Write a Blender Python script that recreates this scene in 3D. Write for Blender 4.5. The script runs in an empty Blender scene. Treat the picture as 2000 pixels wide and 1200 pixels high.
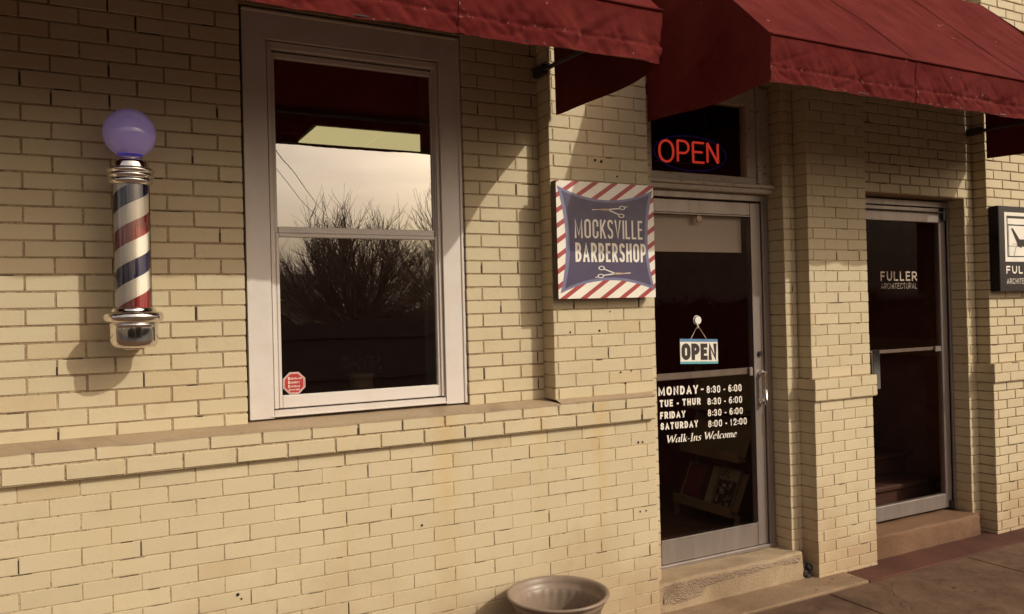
import bpy, math, random
from mathutils import Vector, Matrix, noise as mnoise

R = math.radians
sc = bpy.context.scene
COL = sc.collection
rng = random.Random(7)

# ------------------------------------------------------------------ camera
def make_camera():
    yaw, pitch, roll = 0.484, 0.0048, -0.0253
    cy, sy, cp, sp = math.cos(yaw), math.sin(yaw), math.cos(pitch), math.sin(pitch)
    fwd = Vector((sy * cp, cy * cp, sp)); right = Vector((cy, -sy, 0)); up = right.cross(fwd)
    r2 = right * math.cos(roll) + up * math.sin(roll)
    u2 = -right * math.sin(roll) + up * math.cos(roll)
    cam = bpy.data.cameras.new('camera'); cam.lens = 28.26; cam.sensor_width = 36
    cam.sensor_fit = 'HORIZONTAL'; cam.clip_start = 0.05; cam.clip_end = 2000
    o = bpy.data.objects.new('camera', cam); COL.objects.link(o)
    m = Matrix((r2, u2, -fwd)).transposed().to_4x4()
    m.translation = Vector((0.2564, -3.5587, 1.7172))
    o.matrix_world = m
    sc.camera = o
make_camera()

# ------------------------------------------------------------------ world, sun, exposure
SUN_FROM = Vector((0.68, -1.0, 0.84)).normalized()
SUN_EL = math.asin(SUN_FROM.z); SUN_ROT = math.atan2(SUN_FROM.x, SUN_FROM.y)
w = bpy.data.worlds.new('World'); sc.world = w; w.use_nodes = True
nt = w.node_tree; bg = nt.nodes['Background']
sky = nt.nodes.new('ShaderNodeTexSky'); sky.sky_type = 'NISHITA'; sky.sun_disc = False
sky.sun_elevation = SUN_EL; sky.sun_rotation = SUN_ROT
sky.dust_density = 8.0; sky.ozone_density = 0.0; sky.air_density = 1.0
# thin high cloud: whitens the sky in soft streaks
tc = nt.nodes.new('ShaderNodeTexCoord'); mp = nt.nodes.new('ShaderNodeMapping')
mp.inputs['Scale'].default_value = (2.0, 2.0, 9.0)
cn = nt.nodes.new('ShaderNodeTexNoise'); cn.inputs['Scale'].default_value = 1.6; cn.inputs['Detail'].default_value = 6
cr = nt.nodes.new('ShaderNodeMapRange'); cr.inputs['From Min'].default_value = .36; cr.inputs['From Max'].default_value = .75
cr.inputs['To Max'].default_value = .8
mx = nt.nodes.new('ShaderNodeMix'); mx.data_type = 'RGBA'
mx.inputs[7].default_value = (11.0, 8.5, 6.8, 1)
nt.links.new(tc.outputs['Generated'], mp.inputs[0]); nt.links.new(mp.outputs[0], cn.inputs['Vector'])
nt.links.new(cn.outputs['Fac'], cr.inputs['Value']); nt.links.new(cr.outputs[0], mx.inputs[0])
nt.links.new(sky.outputs[0], mx.inputs[6]); nt.links.new(mx.outputs[2], bg.inputs['Color'])
bg.inputs['Strength'].default_value = 0.12
sl = bpy.data.lights.new('sun', 'SUN'); sl.energy = 2.5; sl.angle = R(0.6); sl.color = (1.0, 0.975, 0.86)
so = bpy.data.objects.new('sun', sl); COL.objects.link(so)
so.rotation_euler = (-SUN_FROM).to_track_quat('-Z', 'Y').to_euler()
so.location = (3, -6, 9)
vs = sc.view_settings
vs.view_transform = 'Standard'; vs.look = 'None'; vs.exposure = -0.20; vs.gamma = 1.0
sc.cycles.max_bounces = 8; sc.cycles.transparent_max_bounces = 16
sc.cycles.use_denoising = True
sc.cycles.sample_clamp_indirect = 4.0

# ------------------------------------------------------------------ materials
class N:
    """tiny helper round a node tree"""
    def __init__(s, name):
        s.m = bpy.data.materials.new(name); s.m.use_nodes = True
        s.t = s.m.node_tree; s.b = s.t.nodes['Principled BSDF']; s.o = s.t.nodes['Material Output']
        s._c = None
    def n(s, typ, **kw):
        d = s.t.nodes.new(typ)
        for k, v in kw.items():
            if k.startswith('_'): setattr(d, k[1:], v)
            else: d.inputs[k.replace('__', ' ')].default_value = v
        return d
    def l(s, a, b): s.t.links.new(a, b)
    def co(s, scale=(1, 1, 1)):
        tc = s.n('ShaderNodeTexCoord'); m = s.n('ShaderNodeMapping'); m.inputs['Scale'].default_value = scale
        s.l(tc.outputs['Object'], m.inputs[0]); return m.outputs[0]
    def noise(s, scale, detail=4, rough=.55, stretch=(1, 1, 1), dist=0):
        n = s.n('ShaderNodeTexNoise', Scale=scale, Detail=detail, Roughness=rough, Distortion=dist)
        s.l(s.co(stretch), n.inputs['Vector']); return n.outputs['Fac']
    def rng(s, v, a, b, c=0, d=1):
        m = s.n('ShaderNodeMapRange'); m.inputs[1].default_value = a; m.inputs[2].default_value = b
        m.inputs[3].default_value = c; m.inputs[4].default_value = d; s.l(v, m.inputs[0]); return m.outputs[0]
    def math(s, op, a, b=None):
        m = s.n('ShaderNodeMath', _operation=op)
        for i, x in enumerate((a, b)):
            if x is None: continue
            if isinstance(x, (int, float)): m.inputs[i].default_value = x
            else: s.l(x, m.inputs[i])
        return m.outputs[0]
    def mix(s, f, a, b, mode='MIX'):
        m = s.n('ShaderNodeMix', _data_type='RGBA', _blend_type=mode)
        for i, x in ((0, f), (6, a), (7, b)):
            if isinstance(x, (int, float)): m.inputs[i].default_value = x
            elif isinstance(x, tuple): m.inputs[i].default_value = (*x[:3], 1)
            else: s.l(x, m.inputs[i])
        return m.outputs[2]
    def attr(s, name):
        a = s.n('ShaderNodeAttribute', _attribute_name=name); return a
    def bump(s, h, strength=.3, dist=.002):
        b = s.n('ShaderNodeBump', Strength=strength, Distance=dist); s.l(h, b.inputs['Height'])
        s.l(b.outputs[0], s.b.inputs['Normal'])
    def base(s, c):
        if isinstance(c, tuple): s.b.inputs['Base Color'].default_value = (*c[:3], 1)
        else: s.l(c, s.b.inputs['Base Color'])
    def set(s, **kw):
        for k, v in kw.items():
            i = s.b.inputs[k.replace('__', ' ')]
            if isinstance(v, (int, float, tuple)): i.default_value = v
            else: s.l(v, i)
        return s

MAT = {}
def simple(name, col, rough=.6, metal=0, var=.12, nscale=6, bump=.15, bscale=120, spec=.5):
    k = N(name)
    f = k.noise(nscale, 5)
    c2 = tuple(x * (1 - var * 2) for x in col); c3 = tuple(min(1, x * (1 + var)) for x in col)
    k.base(k.mix(k.rng(f, .3, .7), c2, c3))
    k.set(Metallic=metal, Specular__IOR__Level=spec)
    k.set(Roughness=k.rng(k.noise(nscale * 3, 3), .3, .7, max(.02, rough - .08), rough + .08))
    if bump: k.bump(k.noise(bscale, 3), bump, .0015)
    MAT[name] = k.m
    return k.m

def mat_brick(name, dirt=1.0):
    k = N(name)
    a = k.attr('tint')
    c = a.outputs['Color']
    big = k.rng(k.noise(1.3, 5, .6), .35, .75)
    c = k.mix(k.math('MULTIPLY', big, .22), c, (.44, .345, .20))
    blot = k.rng(k.noise(9, 6, .7), .53, .76)
    c = k.mix(k.math('MULTIPLY', blot, .30), c, (.40, .28, .17))
    fine = k.rng(k.noise(45, 4, .7), .60, .8)
    c = k.mix(k.math('MULTIPLY', fine, .22), c, (.30, .20, .12))
    pits = k.rng(k.noise(170, 2, .5), .735, .76)
    c = k.mix(k.math('MULTIPLY', pits, .5), c, (.12, .07, .04))
    # rust streaks that run down from the sill at two places
    tc = k.n('ShaderNodeTexCoord'); sx = k.n('ShaderNodeSeparateXYZ'); k.l(tc.outputs['Object'], sx.inputs[0])
    wob = k.rng(k.noise(3, 3), 0, 1, -.05, .05)
    for x0, wd, st in ((1.74, .05, .40), (2.27, .03, .22), (2.63, .03, .42), (1.25, .03, .15), (.35, .04, .10)):
        dx = k.math('ABSOLUTE', k.math('ADD', k.math('SUBTRACT', sx.outputs['X'], x0), wob))
        mk = k.rng(dx, 0, wd * 2, 1, 0)
        mk = k.math('MULTIPLY', mk, k.rng(sx.outputs['Z'], .25, 1.2, .15, 1))
        mk = k.math('MULTIPLY', mk, k.math('LESS_THAN', sx.outputs['Z'], 1.26))
        mk = k.math('MULTIPLY', mk, st)
        c = k.mix(mk, c, (.52, .32, .09))
    # splash dirt near the pavement
    low = k.rng(k.math('ADD', sx.outputs['Z'], k.rng(k.noise(2.2, 4), .3, .7, -.25, .25)), .55, .0)
    c = k.mix(k.math('MULTIPLY', low, .55 * dirt), c, (.34, .19, .10))
    k.base(c)
    k.set(Roughness=k.rng(k.noise(30, 3), .3, .7, .5, .75), Specular__IOR__Level=.35)
    k.bump(k.math('ADD', k.math('MULTIPLY', k.noise(60, 5, .7), 1.0), k.math('MULTIPLY', k.noise(260, 2), .35)), .45, .0022)
    MAT[name] = k.m
mat_brick('painted_brick')

def mat_mortar(name, dark, lo=.40, hi=.60):
    k = N(name)
    f = k.rng(k.noise(7, 6, .75, dist=.4), lo, hi)
    c = k.mix(f, (.47, .365, .22), dark)
    k.base(k.mix(k.rng(k.noise(90, 3), .5, .8), c, (.10, .06, .035)))
    k.set(Roughness=.9, Specular__IOR__Level=.2)
    k.bump(k.noise(150, 4, .7), .6, .003)
    MAT[name] = k.m
mat_mortar('mortar_dark', (.24, .165, .10), .32, .66)
mat_mortar('mortar_pale', (.22, .145, .085), .52, .66)

def mat_concrete(name, a, b, dark, speck=.5, rough=.85, agg=0):
    k = N(name)
    c = k.mix(k.rng(k.noise(2.2, 6, .65), .3, .7), a, b)
    c = k.mix(k.math('MULTIPLY', k.rng(k.noise(.9, 5, .7, dist=.6), .5, .72), .75), c, dark)
    c = k.mix(k.math('MULTIPLY', k.rng(k.noise(70, 4, .8), .55, .75), speck), c, dark)
    k.base(c)
    v = k.n('ShaderNodeTexVoronoi', Scale=130); k.l(k.co(), v.inputs['Vector'])
    h = k.math('ADD', k.noise(90, 5, .75), k.math('MULTIPLY', v.outputs['Distance'], .4 + agg))
    k.bump(h, .5 + agg * .4, .003 + agg * .004)
    k.set(Roughness=rough, Specular__IOR__Level=.25)
    MAT[name] = k.m
def mat_pavement():
    k = N('pavement_concrete')
    c = k.mix(k.rng(k.noise(3.1, 8, .72), .32, .68), (.082, .045, .027), (.170, .102, .064))
    c = k.mix(k.math('MULTIPLY', k.rng(k.noise(1.6, 6, .75, dist=1.2), .50, .66), .6), c, (.045, .022, .014))
    c = k.mix(k.math('MULTIPLY', k.rng(k.noise(110, 4, .8), .54, .7), .65), c, (.04, .022, .014))
    c = k.mix(k.math('MULTIPLY', k.rng(k.noise(75, 3, .7), .66, .74), .5), c, (.33, .24, .17))
    v = k.n('ShaderNodeTexVoronoi', _feature='DISTANCE_TO_EDGE', Scale=.75); nz = k.n('ShaderNodeTexNoise', Scale=5, Detail=5)
    mp_ = k.n('ShaderNodeMix', _data_type='VECTOR'); mp_.inputs[0].default_value = .10
    co = k.co(); k.l(co, nz.inputs['Vector']); k.l(co, mp_.inputs[4]); k.l(nz.outputs['Color'], mp_.inputs[5]); k.l(mp_.outputs[1], v.inputs['Vector'])
    crack = k.math('MULTIPLY', k.rng(v.outputs['Distance'], .0, .0028, .55, 0), k.rng(k.noise(.8, 2), .54, .64))
    k.base(k.mix(crack, c, (.02, .011, .008)))
    k.bump(k.math('SUBTRACT', k.math('ADD', k.noise(95, 5, .8), k.math('MULTIPLY', k.noise(14, 4), 1.2)), crack), .7, .004)
    k.set(Roughness=.88, Specular__IOR__Level=.2)
    MAT['pavement_concrete'] = k.m
mat_pavement()
mat_concrete('strip_brown', (.080, .030, .018), (.115, .045, .028), (.04, .016, .010))
mat_concrete('step_concrete', (.33, .24, .145), (.44, .335, .215), (.17, .10, .06), .75, agg=.35)
mat_concrete('apron_concrete', (.24, .155, .092), (.34, .235, .145), (.11, .06, .035), .8, agg=.4)
mat_concrete('sill_stone', (.33, .24, .155), (.43, .32, .205), (.17, .11, .07), .7)
mat_concrete('aggregate', (.30, .21, .14), (.46, .35, .24), (.14, .08, .05), .95, agg=1.0)
mat_concrete('asphalt', (.05, .045, .04), (.06, .055, .05), (.03, .028, .025))
mat_concrete('far_ground', (.10, .085, .05), (.14, .12, .07), (.06, .05, .03))

def mat_paint(name, col, dirt, chip=0, rough=.45):
    k = N(name)
    c = k.mix(k.math('MULTIPLY', k.rng(k.noise(4, 6, .7), .45, .75), .5), col, dirt)
    c = k.mix(k.math('MULTIPLY', k.rng(k.noise(60, 4, .7, stretch=(.25, 1, 1)), .62, .75), .5), c, dirt)
    if chip:
        c = k.mix(k.rng(k.noise(38, 6, .8, stretch=(.5, 1, 1)), .66 - chip * .1, .70 - chip * .1), c, (.10, .065, .045))
    k.base(c)
    k.set(Roughness=rough)
    k.bump(k.noise(35, 5, .6, stretch=(.3, 1, 1)), .2, .0012)
    MAT[name] = k.m
mat_paint('white_paint', (.635, .57, .515), (.50, .40, .30))
mat_paint('sash_paint', (.65, .585, .53), (.52, .42, .32))
mat_paint('old_wood_paint', (.50, .42, .34), (.26, .18, .13), chip=.8)
mat_paint('roller_shade', (.62, .54, .47), (.50, .42, .36))

def mat_metal(name, col, rough, metal=1.0, streak=.5):
    k = N(name)
    k.base(k.mix(k.rng(k.noise(14, 5, .6, stretch=(1, 1, .15)), .35, .7), col, tuple(x * .8 for x in col)))
    k.set(Metallic=metal, Roughness=k.rng(k.noise(80, 3, .6, stretch=(1, 1, .05)), .3, .7, max(.03, rough - .1 * streak), rough + .12 * streak))
    MAT[name] = k.m
mat_metal('aluminium', (.33, .275, .245), .42, .6)
mat_metal('chrome', (.86, .82, .78), .09, 1.0, .3)
simple('dark_metal', (.03, .022, .02), .5, .3)
simple('steel_tube', (.07, .05, .045), .5, .6)

def mat_fabric(name, col, faded, trans=.22):
    k = N(name)
    c = k.mix(k.rng(k.noise(3.2, 6, .65), .35, .72), col, faded)
    st = k.rng(k.noise(11, 5, .7, stretch=(1, .3, .3)), .55, .8)
    c = k.mix(k.math('MULTIPLY', st, .6), c, tuple(x * .45 for x in col))
    a = k.attr('fleck').outputs['Fac']
    fl = k.math('MULTIPLY', k.rng(k.noise(55, 3, .8), .62, .70), a)
    c = k.mix(k.math('MULTIPLY', fl, .8), c, (.62, .42, .34))
    fl2 = k.rng(k.noise(23, 2, .4), .775, .79)
    c = k.mix(k.math('MULTIPLY', fl2, .6), c, (.55, .34, .28))
    k.base(c)
    k.set(Roughness=.92, Specular__IOR__Level=.08)
    h = k.math('ADD', k.math('MULTIPLY', k.noise(9, 4, .55, stretch=(1, .5, .5)), 3.0), k.noise(420, 2))
    k.bump(h, .55, .006)
    t = k.n('ShaderNodeBsdfTranslucent'); k.l(c, t.inputs['Color'])
    ms = k.n('ShaderNodeMixShader', Fac=trans)
    k.l(k.b.outputs[0], ms.inputs[1]); k.l(t.outputs[0], ms.inputs[2]); k.l(ms.outputs[0], k.o.inputs['Surface'])
    MAT[name] = k.m
mat_fabric('red_canvas', (.092, .0092, .0082), (.135, .0215, .018), .008)

def mat_glass(name, refl, tint=(.8, .78, .74), rough=0.0, fres=1.0):
    k = N(name)
    tr = k.n('ShaderNodeBsdfTransparent'); tr.inputs[0].default_value = (*tint, 1)
    gl = k.n('ShaderNodeBsdfGlossy'); gl.inputs['Roughness'].default_value = rough; gl.inputs['Color'].default_value = (.95, .93, .9, 1)
    fr = k.n('ShaderNodeFresnel', IOR=1.5)
    f = k.math('ADD', k.math('MULTIPLY', fr.outputs[0], fres), refl)
    f = k.math('MINIMUM', f, 1.0)
    bp = k.n('ShaderNodeBump', Strength=.035, Distance=.02); k.l(k.noise(2.2, 2), bp.inputs['Height']); k.l(bp.outputs[0], gl.inputs['Normal'])
    ms = k.n('ShaderNodeMixShader'); k.l(f, ms.inputs[0]); k.l(tr.outputs[0], ms.inputs[1]); k.l(gl.outputs[0], ms.inputs[2])
    k.l(ms.outputs[0], k.o.inputs['Surface'])
    MAT[name] = k.m
mat_glass('upper_glass', .46)
mat_glass('lower_glass', .36)
mat_glass('door_glass', .0, (.8, .76, .72), fres=.16)
mat_glass('clear_tube', .045, (.97, .97, .95), fres=1.3)

def mat_emit(name, col, strength):
    k = N(name); k.base(tuple(x * .5 for x in col)); k.set(Roughness=.4)
    k.b.inputs['Emission Color'].default_value = (*col, 1); k.b.inputs['Emission Strength'].default_value = strength
    MAT[name] = k.m
mat_emit('neon_red', (1.0, .07, .04), .52)
mat_emit('neon_blue', (.04, .02, .30), .045)
mat_emit('lamp_panel', (1.0, .86, .42), 1.35)

simple('white_vinyl', (.80, .72, .63), .5, var=.03, bump=0)
simple('faded_vinyl', (.42, .33, .26), .6, var=.05, bump=0)
simple('cream_print', (.80, .74, .64), .5, var=.05, bump=0)
simple('sign_white', (.80, .74, .63), .4, var=.04, bump=0)
simple('sign_red', (.36, .045, .045), .4, var=.06, bump=0)
simple('sign_navy', (.062, .045, .098), .4, var=.05, bump=0)
simple('sign_blue_edge', (.17, .16, .27), .4, var=.05, bump=0)
simple('sign_edge_brown', (.06, .03, .022), .5)
simple('sign_black', (.016, .009, .009), .35, var=.1)
simple('print_black', (.03, .018, .016), .5, var=.05, bump=0)
simple('print_blue', (.10, .22, .40), .5, var=.05, bump=0)
simple('print_teal', (.12, .36, .40), .5, var=.05, bump=0)
simple('print_tan', (.55, .38, .27), .45, var=.1, bump=0)
simple('sticker_red', (.42, .035, .035), .4, var=.05, bump=0)
simple('plastic_white', (.85, .8, .72), .4, var=.04)
simple('planter_plastic', (.25, .18, .13), .40, var=.16, nscale=5, bump=.25, bscale=40)
simple('pot_clay', (.20, .12, .075), .7)
simple('leaf_dry', (.06, .04, .02), .8)
simple('far_leaf', (.045, .036, .026), .95, bump=0)
simple('soil', (.03, .02, .013), .95)
simple('room_paint', (.22, .035, .034), .8)
simple('room_ceiling', (.035, .014, .012), .85)
simple('room_floor_tile', (.17, .08, .055), .5)
simple('stair_wood', (.085, .034, .024), .55)
simple('stair_wall', (.30, .12, .08), .8)
simple('rack_wood', (.36, .23, .13), .55)
simple('paper_tan', (.45, .33, .20), .6)
simple('paper_dark', (.10, .05, .04), .5)
simple('paper_mix', (.28, .20, .14), .5)
simple('bark', (.20, .135, .10), .9)
simple('fence_board', (.06, .045, .035), .9)
simple('house_wall', (.16, .12, .09), .8)
simple('house_roof', (.06, .045, .04), .8)
simple('cable_rubber', (.02, .015, .012), .6)
simple('joint_gap', (.06, .035, .022), 1.0, bump=0)
simple('hole_dark', (.012, .007, .005), 1.0, bump=0)
simple('tar_black', (.02, .012, .009), .8)

def mat_globe():
    k = N('globe_glass')
    k.base(k.mix(k.rng(k.noise(3, 2), .3, .7), (.46, .40, .82), (.52, .46, .86)))
    k.set(Roughness=.10, Coat__Weight=.6, Coat__Roughness=.04)
    k.b.inputs['Emission Color'].default_value = (.25, .17, .62, 1); k.b.inputs['Emission Strength'].default_value = .085
    MAT['globe_glass'] = k.m
mat_globe()
def mat_stripes():
    k = N('pole_stripes')
    f = k.math('FRACT', k.attr('stripe').outputs['Fac'])
    r = k.n('ShaderNodeValToRGB'); cr = r.color_ramp; cr.interpolation = 'CONSTANT'
    cr.elements[0].position = 0; cr.elements[0].color = (.026, .024, .085, 1)
    cr.elements[1].position = .25; cr.elements[1].color = (.90, .85, .75, 1)
    e = cr.elements.new(.5); e.color = (.33, .035, .035, 1)
    e = cr.elements.new(.75); e.color = (.90, .85, .75, 1)
    k.l(f, r.inputs[0]); k.base(r.outputs[0]); k.set(Roughness=.16)
    MAT['pole_stripes'] = k.m
mat_stripes()

# ------------------------------------------------------------------ mesh builder
class MB:
    def __init__(s):
        s.v = []; s.f = []; s.mi = []; s.t = []; s.x = []; s.sm = []
    def vert(s, p, t=(1, 1, 1), x=0.0):
        s.v.append(tuple(p)); s.t.append(t); s.x.append(x); return len(s.v) - 1
    def face(s, idx, m=0, smooth=False):
        s.f.append(tuple(idx)); s.mi.append(m); s.sm.append(smooth)
    def poly(s, pts, m=0, t=(1, 1, 1)):
        s.face([s.vert(p, t) for p in pts], m)
    def box(s, x0, x1, y0, y1, z0, z1, b=0.0, m=0, t=(1, 1, 1), jit=0.0):
        if b <= 0 and jit <= 0:
            i = [s.vert((x, y, z), t) for z in (z0, z1) for y in (y0, y1) for x in (x0, x1)]
            for q in ((0, 2, 3, 1), (4, 5, 7, 6), (0, 1, 5, 4), (2, 6, 7, 3), (0, 4, 6, 2), (1, 3, 7, 5)): s.face([i[a] for a in q], m)
            return
        b = min(b, (x1 - x0) * .45, (y1 - y0) * .45, (z1 - z0) * .45)
        X, Y, Z = (x0, x1), (y0, y1), (z0, z1); V = {}
        J = lambda: rng.uniform(-jit, jit) if jit else 0
        for i in (0, 1):
            for j in (0, 1):
                for k in (0, 1):
                    sx, sy, sz = (1, -1)[i] * b, (1, -1)[j] * b, (1, -1)[k] * b
                    jx, jy, jz = J(), J(), J()
                    V[i, j, k, 'x'] = s.vert((X[i] + jx, Y[j] + sy + jy, Z[k] + sz + jz), t)
                    V[i, j, k, 'y'] = s.vert((X[i] + sx + jx, Y[j] + jy, Z[k] + sz + jz), t)
                    V[i, j, k, 'z'] = s.vert((X[i] + sx + jx, Y[j] + sy + jy, Z[k] + jz), t)
        for i in (0, 1): s.face([V[i, a, c, 'x'] for a, c in (((0, 0), (0, 1), (1, 1), (1, 0)) if i == 0 else ((0, 0), (1, 0), (1, 1), (0, 1)))], m)
        for j in (0, 1): s.face([V[a, j, c, 'y'] for a, c in (((0, 0), (1, 0), (1, 1), (0, 1)) if j == 0 else ((0, 0), (0, 1), (1, 1), (1, 0)))], m)
        for k in (0, 1): s.face([V[a, c, k, 'z'] for a, c in (((0, 0), (0, 1), (1, 1), (1, 0)) if k == 0 else ((0, 0), (1, 0), (1, 1), (0, 1)))], m)
        for i in (0, 1):
            for j in (0, 1):
                q = [V[i, j, 0, 'x'], V[i, j, 0, 'y'], V[i, j, 1, 'y'], V[i, j, 1, 'x']]; s.face(q if (i + j) % 2 == 0 else q[::-1], m)
            for k in (0, 1):
                q = [V[i, 0, k, 'x'], V[i, 1, k, 'x'], V[i, 1, k, 'z'], V[i, 0, k, 'z']]; s.face(q if (i + k) % 2 == 0 else q[::-1], m)
        for j in (0, 1):
            for k in (0, 1):
                q = [V[0, j, k, 'y'], V[0, j, k, 'z'], V[1, j, k, 'z'], V[1, j, k, 'y']]; s.face(q if (j + k) % 2 == 0 else q[::-1], m)
        for i in (0, 1):
            for j in (0, 1):
                for k in (0, 1):
                    q = [V[i, j, k, 'x'], V[i, j, k, 'z'], V[i, j, k, 'y']]; s.face(q if (i + j + k) % 2 == 0 else q[::-1], m)
    def tube(s, pts, rad, n=8, m=0, cap=True, smooth=True):
        pts = [Vector(p) for p in pts]; rings = []
        if not isinstance(rad, (list, tuple)): rad = [rad] * len(pts)
        up = None
        for i, p in enumerate(pts):
            d = (pts[min(i + 1, len(pts) - 1)] - pts[max(i - 1, 0)]).normalized()
            if up is None: up = Vector((0, 0, 1)) if abs(d.z) < .9 else Vector((1, 0, 0))
            a = d.cross(up).normalized(); up = a.cross(d).normalized()
            rings.append([s.vert(p + (a * math.cos(2 * math.pi * k / n) + up * math.sin(2 * math.pi * k / n)) * rad[i]) for k in range(n)])
        for i in range(len(rings) - 1):
            for k in range(n):
                s.face([rings[i][k], rings[i + 1][k], rings[i + 1][(k + 1) % n], rings[i][(k + 1) % n]], m, smooth)
        if cap: s.face(rings[0][::-1], m); s.face(rings[-1], m)
    def lathe(s, prof, cx, cy, n=48, m=0, smooth=True, warp=None):
        rings = []
        for (r, z) in prof:
            ring = []
            for k in range(n):
                a = 2 * math.pi * k / n; rr = r
                if warp: rr = warp(r, z, a)
                ring.append(s.vert((cx + rr * math.sin(a), cy - rr * math.cos(a), z)))
            rings.append(ring)
        for i in range(len(rings) - 1):
            for k in range(n):
                s.face([rings[i][k], rings[i][(k + 1) % n], rings[i + 1][(k + 1) % n], rings[i + 1][k]], m, smooth)
        return rings
    def grid(s, fn, nu, nv, m=0, smooth=True):
        g = []
        for j in range(nv + 1):
            row = []
            for i in range(nu + 1):
                r = fn(i / nu, j / nv)
                p, x = (r if isinstance(r, tuple) and len(r) == 2 else (r, 0.0))
                row.append(s.vert(p, x=x))
            g.append(row)
        for j in range(nv):
            for i in range(nu):
                s.face([g[j][i], g[j][i + 1], g[j + 1][i + 1], g[j + 1][i]], m, smooth)
    def build(s, name, mats, parent=None, xname=None):
        me = bpy.data.meshes.new(name); me.from_pydata(s.v, [], s.f)
        for mt in ([mats] if isinstance(mats, str) else mats): me.materials.append(MAT[mt])
        me.polygons.foreach_set('material_index', s.mi); me.polygons.foreach_set('use_smooth', s.sm)
        a = me.attributes.new('tint', 'FLOAT_COLOR', 'POINT')
        a.data.foreach_set('color', [c for t in s.t for c in (*t, 1.0)])
        if xname:
            a = me.attributes.new(xname, 'FLOAT', 'POINT'); a.data.foreach_set('value', s.x)
        me.update()
        o = bpy.data.objects.new(name, me); COL.objects.link(o)
        if parent:
            o.parent = parent; o.matrix_parent_inverse = Matrix.Translation(-parent.get('_w', Vector((0, 0, 0)))) if '_w' in parent else Matrix()
        return o

def tag(o, label, cat, group=None, kind=None):
    if label: o['label'] = label
    if cat: o['category'] = cat
    if group: o['group'] = group
    if kind: o['kind'] = kind
    return o
ROOTS = {}
def thing(name, label, cat, loc=(0, 0, 0), group=None):
    o = bpy.data.objects.new(name, None); COL.objects.link(o); o.empty_display_size = .1
    o.location = loc; ROOTS[o.name] = Vector(loc)
    return tag(o, label, cat, group)
def part(mb, name, mats, parent, xname=None, label=None):
    o = mb.build(name, mats, None, xname)
    o.parent = parent
    if parent.name in ROOTS: o.matrix_parent_inverse = Matrix.Translation(-ROOTS[parent.name])
    if label: o['label'] = label
    return o

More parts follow.
